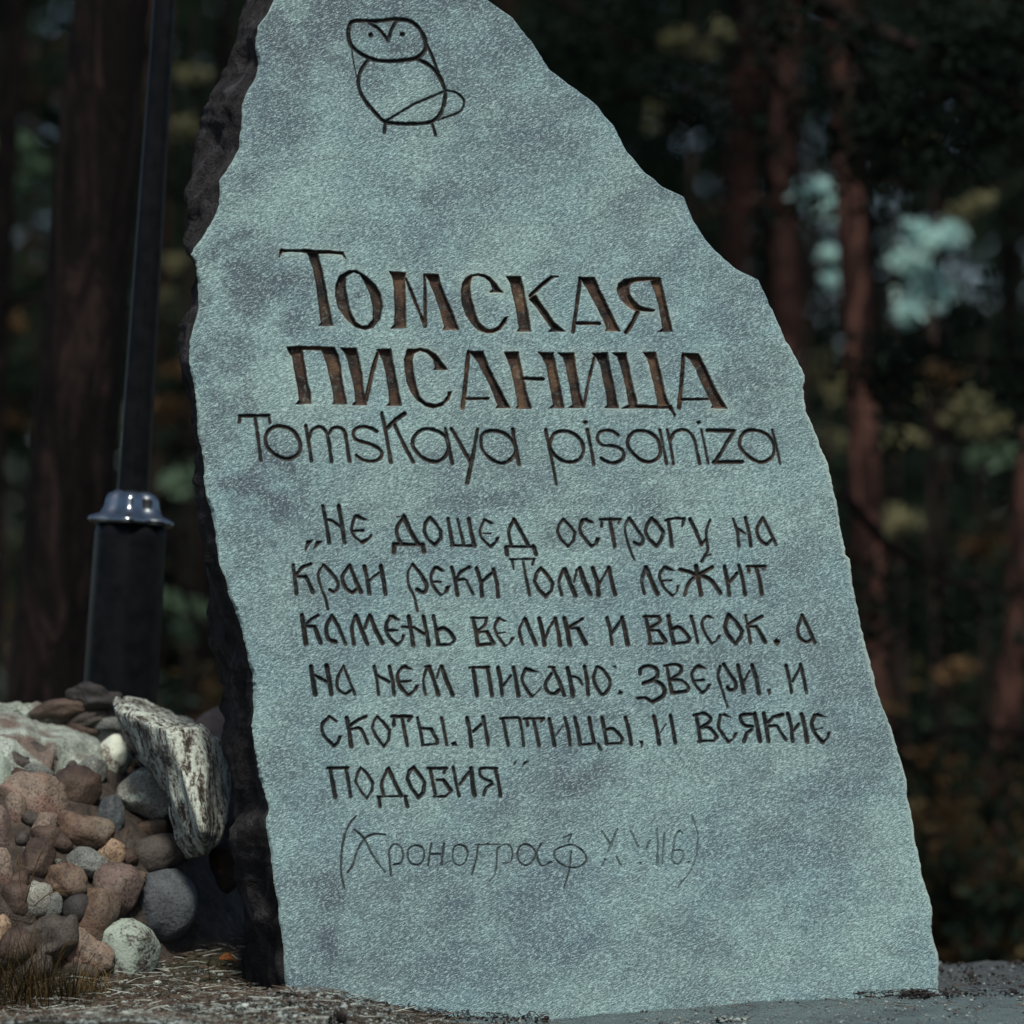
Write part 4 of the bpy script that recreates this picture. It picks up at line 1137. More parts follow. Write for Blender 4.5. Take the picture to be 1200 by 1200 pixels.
CM = {}
def cobmat(key):
    if key in CM: return CM[key]
    T = {
     'tan':   dict(c1=(0.127, 0.097, 0.077), c2=(0.237, 0.194, 0.154), c3=(0.174, 0.110, 0.088), scale=20),
     'dred':  dict(c1=(0.017, 0.011, 0.009), c2=(0.058, 0.036, 0.028), c3=(0.077, 0.055, 0.042), scale=20),
     'grey':  dict(c1=(0.096, 0.107, 0.103), c2=(0.177, 0.195, 0.184), scale=26, spots=0.12),
     'blue':  dict(c1=(0.045, 0.053, 0.061), c2=(0.089, 0.106, 0.117), scale=18),
     'pale':  dict(spots=0.35, spotc=(0.42, 0.50, 0.44), c1=(0.179, 0.188, 0.166), c2=(0.261, 0.271, 0.241), scale=30, c3=(0.215, 0.222, 0.192)),
     'palered': dict(c1=(0.065, 0.046, 0.041), c2=(0.135, 0.116, 0.100), scale=20, spots=0.55),
     'brown': dict(c1=(0.030, 0.027, 0.024), c2=(0.068, 0.060, 0.052), scale=20),
     'dark':  dict(c1=(0.012, 0.011, 0.012), c2=(0.034, 0.033, 0.033), scale=20, spots=0.05),
     'rust':  dict(c1=(0.061, 0.036, 0.025), c2=(0.144, 0.099, 0.070), c3=(0.154, 0.132, 0.102), scale=18),
     'orange': dict(c1=(0.180, 0.110, 0.070), c2=(0.333, 0.255, 0.174), scale=22),
     'pink':  dict(c1=(0.077, 0.052, 0.045), c2=(0.147, 0.109, 0.095), c3=(0.160, 0.142, 0.122), scale=16),
     'lichen': dict(c1=(0.034, 0.031, 0.027), c2=(0.090, 0.082, 0.073), scale=18, spots=0.6, spotc=(0.25, 0.31, 0.27)),
     'redg':  dict(spots=0.1, spotc=(0.34, 0.17, 0.13), c1=(0.047, 0.031, 0.027), c2=(0.099, 0.073, 0.063), scale=40),
    }[key]
    CM[key] = mat_rock("cobble_" + key, bump=0.0035, rough=0.7, seed=len(CM) * 3.3, **T)
    return CM[key]
#        px    py   rx  ry  tilt  kind      sink  amp  square
COBS = [(40, 930, 35, 29, 10, 'tan', .25, .10, .9), (90, 926, 25, 27, -30, 'dred', .1, .10, 1), (106, 903, 15, 27, -35, 'grey', .45, .08, 1),
        (128, 892, 18, 30, -38, 'palered', .2, .14, 1), (42, 884, 25, 9, -22, 'brown', -.15, .12, 1),
        (22, 896, 14, 8, -35, 'brown', -.2, .14, 1), (90, 857, 19, 8, -8, 'dred', -.35, .12, 1), (45, 905, 16, 8, -20, 'grey', .0, .12, 1),
        (70, 829, 30, 10, 5, 'dred', .1, .14, 1), (112, 819, 27, 14, -10, 'dark', .0, .35, .9), (102, 842, 26, 10, 15, 'brown', .0, .18, 1),
        (122, 850, 20, 8, -5, 'grey', -.2, .16, 1), (137, 878, 22, 18, -30, 'dark', .1, .2, 1), (4, 915, 10, 32, 5, 'lichen', .2, .12, 1), (8, 850, 24, 12, 10, 'grey', .3, .15, 1),
        (150, 893, 16, 12, -60, 'rust', .1, .2, 1), (163, 942, 29, 25, -15, 'pale', -.55, .10, .9), (130, 955, 13, 27, -12, 'blue', .2, .12, 1),
        (98, 975, 30, 21, -12, 'rust', .1, .14, .95), (2, 972, 10, 26, 5, 'pink', .2, .1, 1), (131, 1000, 14, 15, -15, 'orange', .0, .14, .8),
        (176, 1000, 37, 20, 12, 'brown', .05, .10, .85), (105, 1012, 24, 15, -25, 'grey', .15, .14, 1), (55, 978, 16, 14, 0, 'dred', .3, .1, 1), (44, 1008, 17, 26, -20, 'dred', .2, .16, 1), (52, 968, 12, 22, -30, 'tan', .3, .14, 1),
        (3, 1020, 11, 26, 5, 'tan', .15, .1, 1), (78, 1032, 24, 20, -45, 'rust', .15, .16, 1), (137, 1047, 25, 29, -15, 'pink', .05, .10, .9),
        (191, 1056, 36, 39, 0, 'blue', .15, .06, .95), (240, 1034, 17, 24, 18, 'redg', -1.6, .12, .9), (46, 1052, 16, 20, 0, 'pale', .2, .12, 1), (62, 1062, 12, 16, 0, 'grey', .2, .12, 1),
        (112, 1073, 22, 36, -25, 'rust', .1, .14, .9), (147, 1118, 33, 36, -10, 'lichen', .05, .08, .95), (92, 1062, 16, 18, -5, 'dark', .25, .14, 1),
        (62, 1102, 30, 22, 10, 'brown', .05, .3, .85), (100, 1118, 24, 20, -35, 'tan', .1, .25, .85), (3, 1092, 9, 18, 0, 'orange', .1, .12, 1), (20, 1110, 20, 22, 0, 'dred', .1, .14, 1), (40, 1135, 22, 16, 10, 'brown', .1, .14, 1),
        (95, 1140, 22, 12, 0, 'brown', .2, .2, 1), (20, 1050, 16, 18, 0, 'dred', .3, .14, 1), (178, 970, 20, 10, 15, 'rust', .3, .2, 1), (150, 1030, 24, 9, 10, 'rust', .3, .2, 1), (160, 905, 20, 12, -30, 'dred', .35, .2, 1), (20, 945, 12, 20, 0, 'tan', .4, .1, 1)]
for k, (px, py, rx, ry, tilt, kind, sink, amp, sq_) in enumerate(COBS):
    P, n = wall_hit(px, py)
    d = P.y + DIST
    sx_ = rx / 600 * d / DIST; sz_ = ry / 600 * d / DIST
    sy_ = 0.75 * min(sx_, sz_) + 0.15 * max(sx_, sz_)
    me = rock_mesh("cobble", sx_ * 1.2, sy_ * 1.15, sz_ * 1.16, 4 if max(rx, ry) > 22 else 3, amp * 1.15, 1.0, k * 1.37, sq=sq_ * 0.88)
    o = obj("cobble", me, cobmat(kind), wall)
    o.location = P - n * sy_ * sink * 1.4 - Vector((WC.x, WC.y, 0))
    o.rotation_euler = (0, -math.radians(tilt), 0)
# small stones and chips wedged in the joints between the big cobbles
r = random.Random(31)
for k in range(34):
    px = r.uniform(-5, 215); py = r.uniform(880, 1145)
    if px > 150 and py < 985: continue
    if px > 205 - 0.1 * (py - 1000): continue
    P, n = wall_hit(px, py)
    s_ = r.uniform(7, 13) / 600 * (P.y + DIST) / DIST
    o = obj("cobble", rock_mesh("cobble", s_ * r.uniform(.9, 1.5), s_, s_, 2, 0.25, 1.3, k * 1.9), cobmat(r.choice(['brown', 'dred', 'dark', 'dark', 'dred', 'brown'])), wall)
    o.location = P - n * s_ * 0.35 - Vector((WC.x, WC.y, 0)); o.rotation_euler = (r.random(), r.random() * 3, r.random())
# pale weathered mortar cap draped over the top
M_CAP = mat_rock("weathered_mortar_cap", (0.20, 0.235, 0.21), (0.40, 0.47, 0.42), (0.15, 0.12, 0.10), scale=26, bump=0.006)
vs = []; nu = 110; nv = 70
for j in range(nv + 1):
    for i in range(nu + 1):
        px = -90 + 228 * i / nu; py = 822 + 92 * j / nv
        P, n = wall_hit(px, max(py, 833.5))
        e = min((px + 90) / 25, (138 - px) / 22, (914 - py) / 22, (py - 822) / 14)
        # the lower rim runs in tongues between the stones
        tongue = 0.9 * mnoise.noise(Vector((px * 0.045, py * 0.03, 2))) - max(0, (py - 880 - (20 if px < 60 else 0)) / 26)
        h = 0.030 * max(-1.6, min(1, e - 0.35 + tongue)) + 0.012 * mnoise.fractal(Vector((px * 0.03, py * 0.06, 5)), 1.0, 2.0, 4)
        vs.append(P + n * h - Vector((WC.x, WC.y, 0)))
fs = [(j * (nu + 1) + i, (j + 1) * (nu + 1) + i, (j + 1) * (nu + 1) + i + 1, j * (nu + 1) + i + 1) for j in range(nv) for i in range(nu)]
obj("mortar_cap", np_mesh("mortar_cap", [tuple(v) for v in vs], fs), M_CAP, wall)
# the far and left side of the wall, out of the photograph's reach but seen from beside it
r = random.Random(77)
for k in range(46):
    a = r.uniform(math.radians(175), math.radians(300)) if k < 26 else r.uniform(math.radians(0), math.radians(175)); zt = r.uniform(0.12, 0.85)
    nn = Vector((math.cos(a) * math.sqrt(1 - zt * zt), math.sin(a) * math.sqrt(1 - zt * zt), zt))
    P = Vector((nn.x * WR.x, nn.y * WR.y, nn.z * WR.z + WC.z))
    W = P + Vector((WC.x, WC.y, 0)); dd = W.y + DIST
    pxx = 600 + W.x / dd * DIST * 600
    if pxx > -14: continue
    s_ = r.uniform(0.035, 0.065)
    o = obj("cobble", rock_mesh("cobble", s_, s_ * 0.7, s_ * 0.8, 2, 0.12, 1.1, k * 2.1), cobmat(r.choice(['tan', 'grey', 'pink', 'rust', 'brown', 'pale'])), wall)
    o.location = P - nn * s_ * 0.25
    o.rotation_euler = (r.random(), r.random(), r.random() * 3)

# the split quartzite block on the wall's shoulder
def mat_quartz():
    s = NT("striped_quartzite")
    vo = s.coords(rot=(0, math.radians(-6), 0), scale=(1, 1, 0.16))
    st = s.noise(vo, 62, 5, 0.65, 0.5)
    sp = s.noise(s.coords(), 130, 3, 0.65)
    lg = s.noise(s.coords(), 11, 3, 0.6)
    col = s.ramp(s.math('ADD', s.math('MULTIPLY', st, 0.65), s.math('MULTIPLY', sp, 0.35)), [(0.42, (0.03, 0.024, 0.02)), (0.47, (0.17, 0.165, 0.145)), (0.54, (0.46, 0.53, 0.47))])
    col = s.mix(s.ramp(lg, [(0.38, 0.6), (0.46, 0.0)]), col, (0.03, 0.024, 0.02))
    return s.finish(col, 0.8, s.bump(s.math('ADD', st, s.math('MULTIPLY', sp, 0.3)), 0.014, 1.0), 0.3)
def hull_rock(name, sets, mat, label, cat, cuts=5, amp=0.010, freq=22, stria=(1, 1, 0.3)):
    allp = [p for pts in sets for p in pts]
    c = sum(allp, Vector()) / len(allp)
    base = Vector((c.x, c.y, min(p.z for p in allp)))
    me = None
    for pts in sets:
        me = hull_part(pts, base, cuts, amp, freq, stria, me)
    me.name = name
    o = obj(name, me, mat); o.location = base
    tag(o, label, cat)
    return o
def hull_part(pts, base, cuts, amp, freq, stria, prev):
    bm = bmesh.new()
    for p in pts: bm.verts.new(p - base)
    res = bmesh.ops.convex_hull(bm, input=bm.verts)
    junk = list({v for v in res.get('geom_interior', []) if isinstance(v, bmesh.types.BMVert)})
    if junk: bmesh.ops.delete(bm, geom=junk, context='VERTS')
    bmesh.ops.triangulate(bm, faces=bm.faces[:])
    for _ in range(cuts):
        long_e = [e for e in bm.edges if e.calc_length() > 0.011]
        if not long_e: break
        bmesh.ops.subdivide_edges(bm, edges=long_e, cuts=1, use_grid_fill=False)
        bmesh.ops.triangulate(bm, faces=bm.faces[:])
    bmesh.ops.smooth_vert(bm, verts=bm.verts, factor=0.5, use_axis_x=True, use_axis_y=True, use_axis_z=True)
    bmesh.ops.smooth_vert(bm, verts=bm.verts, factor=0.5, use_axis_x=True, use_axis_y=True, use_axis_z=True)
    bm.normal_update()
    for v in bm.verts:
        q = Vector((v.co.x * stria[0], v.co.y * stria[1], v.co.z * stria[2]))
        n = mnoise.fractal(q * freq, 1.0, 2.1, 4) + 0.6 * mnoise.noise(v.co * freq * 0.45)
        v.co += v.normal * amp * n
    for f in bm.faces: f.smooth = True
    if prev is not None: bm.from_mesh(prev)
    me = bpy.data.meshes.new("rock"); bm.to_mesh(me); bm.free()
    return me
BT = [at(130, 815, 7.58), at(152, 816, 7.75), at(185, 834, 7.85), at(226, 844, 7.85), at(240, 858, 7.80), at(236, 866, 7.30), at(192, 856, 7.26), at(160, 843, 7.36), at(133, 832, 7.48),
      at(150, 862, 7.50), at(182, 886, 7.34), at(214, 906, 7.28), at(236, 905, 7.32), at(200, 935, 7.36), at(170, 895, 7.44), at(160, 875, 7.75), at(230, 900, 7.8), at(140, 850, 7.6)]
BF = [at(186, 856, 7.29), at(196, 935, 7.33), at(192, 852, 7.25), at(232, 850, 7.27), at(262, 872, 7.36), at(268, 905, 7.38), at(266, 950, 7.34), at(256, 982, 7.30), at(240, 1003, 7.28), at(216, 1009, 7.38), at(207, 985, 7.34), at(211, 905, 7.24), at(230, 930, 7.21), at(238, 975, 7.19), at(208, 940, 7.30),
      at(262, 880, 7.9), at(220, 870, 7.95), at(258, 970, 7.85), at(215, 990, 7.75), at(245, 862, 7.28)]
hull_rock("quartzite_block", [BT, BF], mat_quartz(), "jagged striped black and white boulder on the right shoulder of the cobble wall", "boulder", 6, 0.009, 24)
M_DARKR = mat_rock("dark_boulder", (0.022, 0.020, 0.022), (0.06, 0.055, 0.06), scale=14, bump=0.01)
B2 = [at(222, 850, 8.1), at(240, 838, 8.2), at(262, 824, 8.2), at(275, 860, 8.1), at(288, 1000, 8.0), at(300, 1120, 7.9), at(200, 1120, 8.0), at(205, 980, 8.0), at(230, 1118, 7.72), at(270, 1112, 7.70), at(225, 900, 8.5), at(285, 870, 8.5), at(290, 1100, 8.5), at(200, 1100, 8.5), at(240, 1020, 7.85), at(232, 1085, 7.75), at(275, 1060, 7.74)]
hull_rock("dark_boulder", [B2], M_DARKR, "dark boulder in shade behind the gap between wall and engraved stone", "boulder", 6, 0.012, 12, (1, 1, 1))

# ---------------------------------------------------------------- lamp post
M_BLACK = NT("black_gloss_paint")
_n = M_BLACK.noise(M_BLACK.coords(), 30, 3, 0.5)
M_BLACK = M_BLACK.finish(M_BLACK.ramp(_n, [(0.3, (0.003, 0.004, 0.005)), (0.7, (0.007, 0.008, 0.010))]), 0.38, M_BLACK.bump(_n, 0.002, 0.4), 0.06)
LD = 8.05
pb_ = at(140, 830, LD); pt_ = at(193, 0, LD)
axis = (pt_ - pb_).normalized()
lbase = pb_ - axis * ((pb_.z - ground_z(pb_.x, pb_.y)) / axis.z)
lamp = empty("lamp_post", lbase)
lamp.rotation_euler = axis.to_track_quat('Z', 'Y').to_euler()
tag(lamp, "black cast iron lamp post with flared collar standing behind the cobble wall", "lamp post")
def zat(py): return (at(150, py, LD).z - lbase.z)
k_ = 1 / 600 * LD / DIST
zc = zat(612)
mb = MB(); mb.lathe([(0.125, 0.0), (0.125, 0.05), (0.098, 0.09), (44 * k_, 0.12), (43 * k_, zc - 0.3), (41.5 * k_, zc - 0.03), (40 * k_, zc - 0.004)], 48, 0.015, 8)
obj("base_column", mb.mesh("base_column"), M_BLACK, lamp)
mb = MB(); mb.lathe([(40 * k_, zc - 0.006), (47 * k_, zc - 0.004), (49 * k_, zc + 0.003), (47 * k_, zc + 0.010), (36 * k_, zc + 0.018), (31 * k_, zc + 0.036), (30 * k_, zc + 0.050), (28 * k_, zc + 0.062), (22 * k_, zc + 0.068), (20 * k_, zc + 0.072)], 96, 0.11, 6)
M_CHR = NT("worn_enamel_collar").finish((0.24, 0.28, 0.31), 0.16, None, 0.6, 0.95)
obj("collar", mb.mesh("collar"), M_CHR, lamp)
mb = MB()
mb.lathe([(19 * k_, zc + 0.07), (16.5 * k_, zc + 0.5), (12.4 * k_, zc + 1.3), (11 * k_, 3.3), (11 * k_, 3.4)], 12)
obj("pole", mb.mesh("pole", False), M_BLACK, lamp)
mb = MB(); mb.lathe([(0.03, 3.38), (0.09, 3.42), (0.10, 3.44), (0.05, 3.46)], 16)
obj("lantern_base", mb.mesh("lantern_base"), M_BLACK, lamp)
mb = MB(); mb.lathe([(0.19, 3.80), (0.15, 3.86), (0.06, 3.93), (0.02, 3.99), (0.012, 4.06)], 16)
obj("lantern_roof", mb.mesh("lantern_roof"), M_BLACK, lamp)
M_GLASS = NT("frosted_lamp_glass").finish((0.6, 0.62, 0.6), 0.35, None, 0.5)
mb = MB(); mb.lathe([(0.07, 3.46), (0.13, 3.60), (0.15, 3.72), (0.15, 3.80)], 16)
obj("lamp_glass", mb.mesh("lamp_glass"), M_GLASS, lamp)
# ---------------------------------------------------------------- forest
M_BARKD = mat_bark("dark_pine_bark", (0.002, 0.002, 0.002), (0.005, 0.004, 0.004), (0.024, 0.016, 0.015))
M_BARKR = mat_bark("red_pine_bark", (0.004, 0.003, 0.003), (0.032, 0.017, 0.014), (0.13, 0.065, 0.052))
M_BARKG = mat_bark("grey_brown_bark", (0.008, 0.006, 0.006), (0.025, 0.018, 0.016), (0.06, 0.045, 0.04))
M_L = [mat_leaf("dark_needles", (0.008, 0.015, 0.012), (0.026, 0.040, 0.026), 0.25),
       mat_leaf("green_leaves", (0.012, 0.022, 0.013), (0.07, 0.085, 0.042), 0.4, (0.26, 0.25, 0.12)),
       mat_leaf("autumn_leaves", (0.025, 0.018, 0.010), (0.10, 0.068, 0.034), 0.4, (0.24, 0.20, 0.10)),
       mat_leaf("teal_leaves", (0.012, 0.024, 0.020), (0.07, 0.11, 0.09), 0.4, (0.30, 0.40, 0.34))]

def leaf_cloud(name, centers, per, spread, size, seed, flat=0.6):
    """leaf-sized quads in clumps round the given centres (numpy)"""
    g = np.random.default_rng(seed)
    C = np.repeat(np.array(centers, float), per, 0)
    N = len(C)
    P = C + g.normal(size=(N, 3)) * spread * np.array([1, 1, flat])
    a = g.normal(size=(N, 3)); a /= np.linalg.norm(a, axis=1)[:, None]
    b = g.normal(size=(N, 3)); b -= a * (a * b).sum(1)[:, None]; b /= np.linalg.norm(b, axis=1)[:, None]
    s_ = (g.random(N) * 0.7 + 0.6)[:, None] * size
    V = np.stack([P - a * s_, P - b * s_ * 0.45, P + a * s_, P + b * s_ * 0.45], 1).reshape(-1, 3)
    F = np.arange(N * 4).reshape(-1, 4)
    return np_mesh(name, V, F, smooth=False)

def pine(label, px, d, wpx, mat, leafmat, group=None, lean=0.0, H=16.0, crown_from=6.0, tz=800, seed=0, proto=None, low=None, name="pine_tree"):
    """tree whose trunk crosses the horizon line at px, wpx wide there"""
    p = at(px, tz, d)
    z0 = ground_z(p.x, p.y) - 0.05
    r0 = wpx / 2 / 600 * d / DIST
    base = Vector((p.x - lean * (p.z - z0), p.y, z0))
    root = empty(name, base)
    tag(root, label, "pine tree", group)
    if proto and proto in PROTO:
        tm, cm = PROTO[proto]
        o = obj("trunk", tm, mat, root); c = obj("crown", cm, leafmat, root)
        root.scale = (1, 1, 1)
        o.scale = (r0 / 0.1, r0 / 0.1, 1)
        root.rotation_euler = (0, math.atan(lean), seed * 1.3)
        return root
    rr = random.Random(seed)
    rb = 0.1 if proto else r0
    mb = MB(); pts = []; rad = []
    n = 60
    for i in range(n + 1):
        t = i / n; z = H * (t ** 1.25)
        wob_ = 0.05 * mnoise.noise(Vector((seed, z * 0.25, 0)))
        pts.append((wob_ * z * 0.25 + (0 if proto else lean * z), 0.03 * mnoise.noise(Vector((9, z * 0.3, seed))) * z * 0.2, z))
        rad.append(rb * (1.25 * math.exp(-z * 3) * 0.35 + 1.0 - 0.75 * t) if z < H else 0.01)
    mb.tube(pts, rad, 14 if wpx < 90 else 40, 0.14, 9)
    # dead lower limbs and live limbs
    cents = []
    zlo = crown_from
    nl = 26
    for i in range(nl):
        z = (low or 2.2) + (H - (low or 2.2)) * (i / nl) ** 0.9
        a = rr.uniform(0, 6.283)
        live = z > zlo
        L = (rr.uniform(0.5, 1.3) if not live else max(0.5, (H - z) * 0.30 + 0.6) * rr.uniform(0.7, 1.1))
        t_ = min(1, (z / H) ** 0.8); bx = np.interp(z, [q[2] for q in pts], [q[0] for q in pts]); by = 0
        c0 = Vector((bx, by, z))
        bp = [c0]
        for k in range(1, 6):
            f = k / 5
            bp.append(c0 + Vector((math.cos(a + 0.3 * f), math.sin(a + 0.3 * f), 0)) * L * f + Vector((0, 0, (-0.25 if live else -0.45) * L * f * f + 0.15 * L * f + rr.uniform(-0.04, 0.04))))
        mb.tube(bp, [0.015 * (1 - 0.8 * k / 5) * min(1.4, L) for k in range(6)], 5)
        if live:
            for k in range(2, 6):
                for _ in range(3):
                    cents.append(bp[k] + Vector((rr.gauss(0, 0.22), rr.gauss(0, 0.22), rr.gauss(0, 0.10))))
    tm = mb.mesh("trunk"); 
    cm = leaf_cloud("crown", cents, 34, 0.17, 0.055, seed + 3)
    if proto: PROTO[proto] = (tm, cm)
    o = obj("trunk", tm, mat, root); c = obj("crown", cm, leafmat, root)
    if proto:
        o.scale = (r0 / 0.1, r0 / 0.1, 1)
        root.rotation_euler = (0, math.atan(lean), seed * 1.3)
    return root
PROTO = {}

# single trunks that can be told apart
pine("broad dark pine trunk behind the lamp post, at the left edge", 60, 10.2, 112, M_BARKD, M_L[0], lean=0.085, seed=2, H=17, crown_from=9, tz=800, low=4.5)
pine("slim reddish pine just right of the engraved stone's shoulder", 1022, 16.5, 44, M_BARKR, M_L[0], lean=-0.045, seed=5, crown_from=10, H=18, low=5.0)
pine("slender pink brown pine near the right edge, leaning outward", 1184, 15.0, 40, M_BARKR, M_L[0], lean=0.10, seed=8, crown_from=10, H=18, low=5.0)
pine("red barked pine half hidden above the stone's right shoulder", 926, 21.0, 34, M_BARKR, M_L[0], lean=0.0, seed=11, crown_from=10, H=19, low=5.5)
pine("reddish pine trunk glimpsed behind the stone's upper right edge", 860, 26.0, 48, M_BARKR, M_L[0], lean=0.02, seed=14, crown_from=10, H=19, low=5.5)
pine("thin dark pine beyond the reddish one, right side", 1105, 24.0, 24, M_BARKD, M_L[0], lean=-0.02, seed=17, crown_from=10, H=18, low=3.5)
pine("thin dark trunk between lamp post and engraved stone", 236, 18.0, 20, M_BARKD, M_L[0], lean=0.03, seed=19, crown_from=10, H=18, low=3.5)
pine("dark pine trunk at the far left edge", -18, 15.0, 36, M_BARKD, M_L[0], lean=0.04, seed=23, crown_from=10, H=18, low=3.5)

# farther pines, alike
rr = random.Random(5)
k = 0
for i in range(46):
    d = 24 + 46 * (i / 46) ** 0.9 + rr.uniform(-1, 1)
    px = rr.uniform(-120, 1320)
    wpx = rr.uniform(0.16, 0.30) * 600 * DIST / d
    side = "seen left of the engraved stone" if px < 340 else ("beyond the sloping top of the engraved stone" if px < 900 else "right of the engraved stone")
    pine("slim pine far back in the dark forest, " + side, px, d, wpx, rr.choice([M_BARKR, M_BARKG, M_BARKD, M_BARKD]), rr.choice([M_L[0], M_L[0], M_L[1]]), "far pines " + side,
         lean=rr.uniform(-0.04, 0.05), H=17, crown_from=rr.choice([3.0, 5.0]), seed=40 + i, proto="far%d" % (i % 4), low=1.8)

# understorey: young firs and bushes
def bush_meshes(seed, h, w, n_c, per, size):
    r = random.Random(seed); cents = []; mb = MB()
    for i in range(9):
        a = r.uniform(0, 6.283); tip = Vector((math.cos(a) * w * r.uniform(.3, 1), math.sin(a) * w * r.uniform(.3, 1), h * r.uniform(.55, 1)))
        pts = [Vector((0, 0, 0)), tip * 0.35 + Vector((0, 0, 0.12 * h)), tip * 0.7 + Vector((0, 0, 0.06 * h)), tip]
        mb.tube(pts, [0.02, 0.014, 0.009, 0.003], 5)
        for _ in range(n_c // 9):
            t = r.uniform(0.2, 1.05)
            cents.append(tip * t + Vector((r.gauss(0, w * .22), r.gauss(0, w * .22), r.gauss(0, h * .07))))
    return mb.mesh("stems"), leaf_cloud("foliage", cents, per, 0.11 * max(w, 0.6), size, seed)
def fir_meshes(seed, h, w):
    r = random.Random(seed); mb = MB(); cents = []
    mb.tube([(0, 0, 0), (0, 0, h * .5), (0, 0, h)], [0.05, 0.03, 0.004], 6)
    n = int(h * 9)
    for i in range(n):
        z = 0.15 + (h - 0.15) * i / n; L = w * (1 - z / h) ** 0.8 + 0.05
        for j in range(5):
            a = r.uniform(0, 6.283); tip = Vector((math.cos(a) * L, math.sin(a) * L, z - L * 0.25))
            mb.tube([(0, 0, z), tip * 0.5 + Vector((0, 0, z * 0.5 + 0.03)), tip], [0.008, 0.006, 0.002], 4)
            for q in range(4): cents.append(Vector((0, 0, z)).lerp(tip, 0.3 + 0.22 * q))
    return mb.mesh("stem"), leaf_cloud("foliage", cents, 9, 0.05, 0.045, seed, 0.4)
BUSH = [bush_meshes(100 + i, 1.9, 0.9, 90, 34, 0.045) for i in range(4)]
FIR = [fir_meshes(200 + i, 3.2, 0.9) for i in range(2)]
def understorey(kind, label, px, d, top_py, leafmat, group=None, seed=0, cat="bush", name=None):
    p = at(px, top_py, d); z0 = ground_z(p.x, p.y) - 0.05
    sm, fm = (BUSH[seed % 4] if kind == 'bush' else FIR[seed % 2])
    h = (1.9 if kind == 'bush' else 3.2)
    s_ = max(0.3, (p.z - z0) / h)
    name = name or ("forest_bush" if kind == 'bush' else "young_fir")
    root = empty(name, (p.x, p.y, z0)); root.rotation_euler = (0, 0, seed * 1.1)
    sxy = min(s_, 1.6)
    root.scale = (sxy, sxy, s_)
    tag(root, label, cat, group)
    obj("stems" if kind == 'bush' else "stem", sm, M_BARKD, root)
    # same foliage mesh in several materials: material sits on the object
    f = obj("foliage", fm, None, root)
    if len(fm.materials) == 0: fm.materials.append(leafmat)
    f.material_slots[0].link = 'OBJECT'; f.material_slots[0].material = leafmat
    return root
rr = random.Random(9)
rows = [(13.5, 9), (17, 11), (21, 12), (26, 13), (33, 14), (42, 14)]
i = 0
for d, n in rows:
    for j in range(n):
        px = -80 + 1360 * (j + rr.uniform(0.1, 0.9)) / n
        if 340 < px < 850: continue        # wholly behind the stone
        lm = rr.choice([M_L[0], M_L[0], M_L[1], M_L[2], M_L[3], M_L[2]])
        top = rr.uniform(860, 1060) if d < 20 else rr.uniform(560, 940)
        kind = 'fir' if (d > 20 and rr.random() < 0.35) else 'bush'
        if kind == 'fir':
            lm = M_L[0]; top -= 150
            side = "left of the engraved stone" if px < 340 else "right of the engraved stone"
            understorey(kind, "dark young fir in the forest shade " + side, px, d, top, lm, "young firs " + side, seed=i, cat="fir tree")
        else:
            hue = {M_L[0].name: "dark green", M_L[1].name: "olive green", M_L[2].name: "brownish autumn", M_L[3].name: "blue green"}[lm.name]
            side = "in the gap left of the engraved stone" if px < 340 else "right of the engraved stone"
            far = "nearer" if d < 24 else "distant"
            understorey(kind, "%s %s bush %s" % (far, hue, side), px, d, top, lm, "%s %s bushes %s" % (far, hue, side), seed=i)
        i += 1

# slender saplings with lighter leaves; the pale teal ones stand in for sky gaps
M_S = {'teal': mat_leaf("sky_gap_leaves", (0.45, 0.68, 0.65), (0.62, 0.84, 0.80), 0.45), 'yel': mat_leaf("yellow_green_leaves", (0.12, 0.12, 0.06), (0.34, 0.33, 0.19), 0.45),
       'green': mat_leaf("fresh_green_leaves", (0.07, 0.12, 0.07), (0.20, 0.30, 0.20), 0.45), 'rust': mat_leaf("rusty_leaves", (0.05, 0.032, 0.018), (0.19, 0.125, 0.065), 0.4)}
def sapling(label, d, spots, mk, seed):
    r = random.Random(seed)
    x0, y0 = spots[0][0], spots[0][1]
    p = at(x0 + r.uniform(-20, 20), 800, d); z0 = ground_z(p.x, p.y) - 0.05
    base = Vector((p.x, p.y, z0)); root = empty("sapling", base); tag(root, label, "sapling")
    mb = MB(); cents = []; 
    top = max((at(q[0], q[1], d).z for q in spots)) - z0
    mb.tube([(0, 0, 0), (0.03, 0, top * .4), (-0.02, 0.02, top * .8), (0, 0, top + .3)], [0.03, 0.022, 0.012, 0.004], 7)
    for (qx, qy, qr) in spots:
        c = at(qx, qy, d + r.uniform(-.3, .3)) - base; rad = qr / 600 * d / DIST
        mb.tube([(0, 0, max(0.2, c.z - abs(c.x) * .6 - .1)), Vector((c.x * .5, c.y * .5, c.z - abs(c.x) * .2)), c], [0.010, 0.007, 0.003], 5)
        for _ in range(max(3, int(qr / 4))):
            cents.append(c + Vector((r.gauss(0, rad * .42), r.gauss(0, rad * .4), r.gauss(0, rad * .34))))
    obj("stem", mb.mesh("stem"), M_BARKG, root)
    obj("leaves", leaf_cloud("leaves", cents, 60 if mk == 'teal' else 26, 0.030, 0.028, seed), M_S[mk], root)
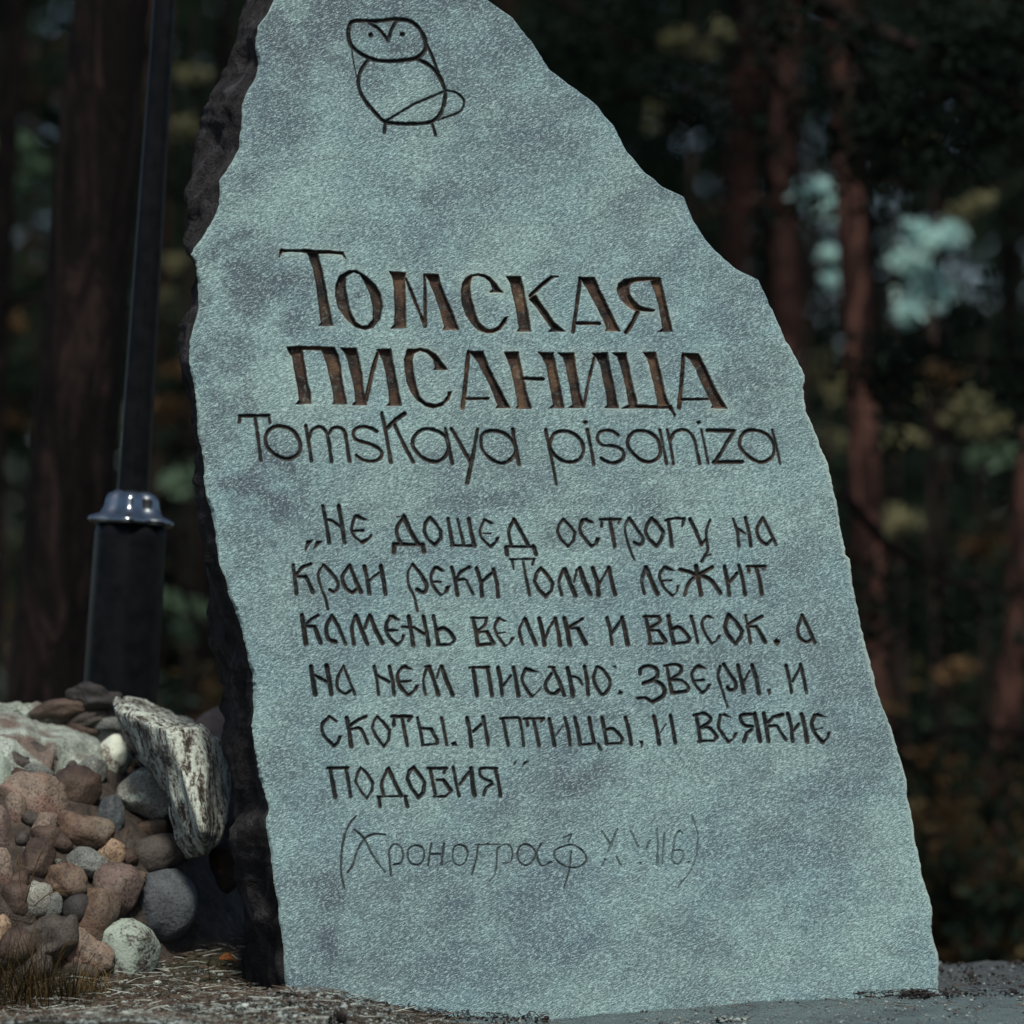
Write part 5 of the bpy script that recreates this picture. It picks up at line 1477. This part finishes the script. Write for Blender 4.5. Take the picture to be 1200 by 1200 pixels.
SAP = [("pale leaves standing in for a sky gap right of the reddish pine, brightest in the wood", 17, [(1090, 285, 26), (1110, 275, 14), (1060, 305, 14), (1085, 350, 24), (1062, 368, 12), (1075, 320, 12)], 'teal'),
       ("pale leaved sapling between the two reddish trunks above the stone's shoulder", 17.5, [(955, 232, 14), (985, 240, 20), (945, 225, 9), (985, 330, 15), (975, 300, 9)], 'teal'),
       ("yellow green sapling behind the stone's sloping top edge", 19, [(795, 50, 22), (820, 55, 14), (775, 130, 20), (850, 35, 8)], 'yel'),
       ("yellowing sapling high beside the slender right pine", 19, [(1070, 160, 16), (1085, 150, 10), (1055, 140, 8), (1125, 255, 16), (1150, 240, 14)], 'yel'),
       ("olive sapling spreading right of the stone at mid height", 17, [(1125, 480, 34), (1155, 500, 26), (1080, 470, 18), (1060, 510, 18), (1050, 620, 20), (1045, 605, 10)], 'yel'),
       ("teal green sapling at the right edge at mid height", 18, [(1165, 530, 26), (1190, 530, 22), (1045, 418, 9)], 'green'),
       ("olive sapling close behind the stone's right edge", 18, [(975, 455, 22), (980, 512, 18), (955, 440, 10), (960, 420, 12)], 'yel'),
       ("rusty sapling low at right, behind the stone's lower edge", 16, [(1090, 890, 24), (1100, 905, 18), (1130, 790, 14), (1120, 1030, 14), (1110, 1000, 16), (1150, 640, 22), (1105, 440, 18)], 'rust'),
       ("green leaved sapling left of the broad dark trunk", 18, [(15, 165, 15), (25, 172, 10), (20, 215, 15), (40, 195, 12)], 'green'),
       ("green leaved sapling in the gap between lamp post and stone", 17, [(200, 568, 16), (212, 560, 12), (228, 712, 16), (218, 740, 12), (196, 700, 12)], 'green'),
       ("golden leaved sapling high in the gap left of the stone's top", 18, [(226, 86, 8), (222, 148, 8), (205, 310, 9), (195, 350, 12)], 'yel'),
       ("brown leaved sapling far behind the lamp post gap", 18, [(205, 430, 16), (195, 480, 20), (8, 380, 16), (15, 500, 14)], 'rust')]
for i_, (lb, d_, sp_, mk_) in enumerate(SAP):
    sapling(lb, d_, sp_, mk_, 300 + i_)

# branches hanging into the view at the top right and right
M_LB = mat_leaf("black_green_needles", (0.004, 0.008, 0.007), (0.012, 0.018, 0.014), 0.1)
def hanging_branch(label, pts, r0, seed, leafy=0.0):
    r = random.Random(seed)
    P = [at(*q) for q in pts]
    fine = []
    for a, b in zip(P[:-1], P[1:]):
        for k in range(6): fine.append(a.lerp(b, k / 6) + Vector((0, 0, 0.012 * mnoise.noise(Vector((k * 0.4 + a.x * 9, seed, 0))))))
    fine.append(P[-1])
    base = fine[0]
    root = empty("hanging_branch", base); tag(root, label, "branch")
    mb = MB(); n = len(fine)
    mb.tube([q - base for q in fine], [r0 * (1 - 0.75 * k / n) for k in range(n)], 8, 0.2, 20)
    cents = []
    for k in range(2, n, 1):
        if r.random() < 0.75:
            a = fine[k] - base; dv = Vector((r.gauss(0, 1), r.gauss(0, 1), r.gauss(-0.6, 0.8))).normalized() * r.uniform(0.12, 0.35)
            mb.tube([a, a + dv * 0.5, a + dv + Vector((0, 0, -0.03))], [r0 * 0.25, r0 * 0.16, r0 * 0.06], 5)
            cents += [a + dv * 0.6, a + dv]
    obj("wood", mb.mesh("wood"), M_BARKD, root)
    if leafy: obj("needles", leaf_cloud("needles", cents, int(leafy), 0.06, 0.022, seed), M_LB, root)
hanging_branch("thick dark branch slanting down across the top right corner", [(905, -30, 12.0), (985, 20, 12.0), (1090, 60, 12.0), (1180, 118, 12.0), (1300, 190, 12.0)], 0.036, 3, 40)
hanging_branch("needled bough drooping from the top edge near the right corner", [(1230, -30, 11.5), (1150, 25, 11.5), (1080, 75, 11.6), (1010, 95, 11.8)], 0.016, 21, 90)
hanging_branch("dark needled bough crossing the top edge beyond the stone's peak", [(600, -25, 14.0), (700, 25, 14.0), (790, 95, 14.0), (860, 120, 14.0)], 0.014, 22, 80)
hanging_branch("second dark bough below the thick slanting one at right", [(1260, 130, 12.4), (1170, 105, 12.4), (1080, 118, 12.4), (1000, 150, 12.4)], 0.014, 23, 80)
hanging_branch("thin dark bough reaching in from the right edge at two fifths height", [(1240, 420, 12.6), (1160, 425, 12.6), (1070, 402, 12.6), (1005, 408, 12.6)], 0.012, 24, 60)
hanging_branch("thin dark branch hanging down above the stone's right shoulder", [(860, -40, 13.0), (880, 40, 13.0), (925, 120, 13.0), (938, 200, 13.0), (930, 255, 13.0)], 0.020, 4, 12)
hanging_branch("dark branch sloping down right of the engraved stone at mid height", [(985, 575, 12.5), (1040, 640, 12.5), (1110, 680, 12.5), (1210, 700, 12.5), (1330, 705, 12.5)], 0.020, 6, 40)
hanging_branch("curved bare branch between lamp post and stone", [(195, 600, 12.5), (210, 680, 12.5), (232, 740, 12.5), (262, 790, 12.5)], 0.014, 7, 0)
hanging_branch("bare branch reaching across from the dark pine low on the right", [(1230, 868, 13.0), (1150, 850, 13.0), (1090, 858, 13.0), (1030, 850, 13.0)], 0.014, 9, 10)

# dense wood behind everything: one mass of foliage with gaps
g = np.random.default_rng(3)
cents = []
for _ in range(2400):
    d = g.uniform(66, 95); px = g.uniform(-900, 2100)
    z = g.uniform(-3, 26)
    hole = mnoise.noise(Vector((px * 0.006, z * 0.35, 0.0)))
    if hole > 0.22: continue
    p = at(px, 800, d); py_ = 800 - (z - CAMZ) * 600 * DIST / d
    if any(math.hypot(px - a, py_ - b) < c for a, b, c in [(1090, 290, 62), (1078, 355, 48), (965, 235, 50), (985, 330, 42), (800, 50, 42), (1165, 200, 30), (10, 200, 40), (1130, 500, 30), (225, 90, 25)]): continue
    cents.append((p.x, p.y, z))
tag(obj("distant_wood", leaf_cloud("distant_wood", cents, 42, 1.0, 0.42, 8, 0.8), M_L[0]), kind="stuff")
print("objects", len(bpy.data.objects))
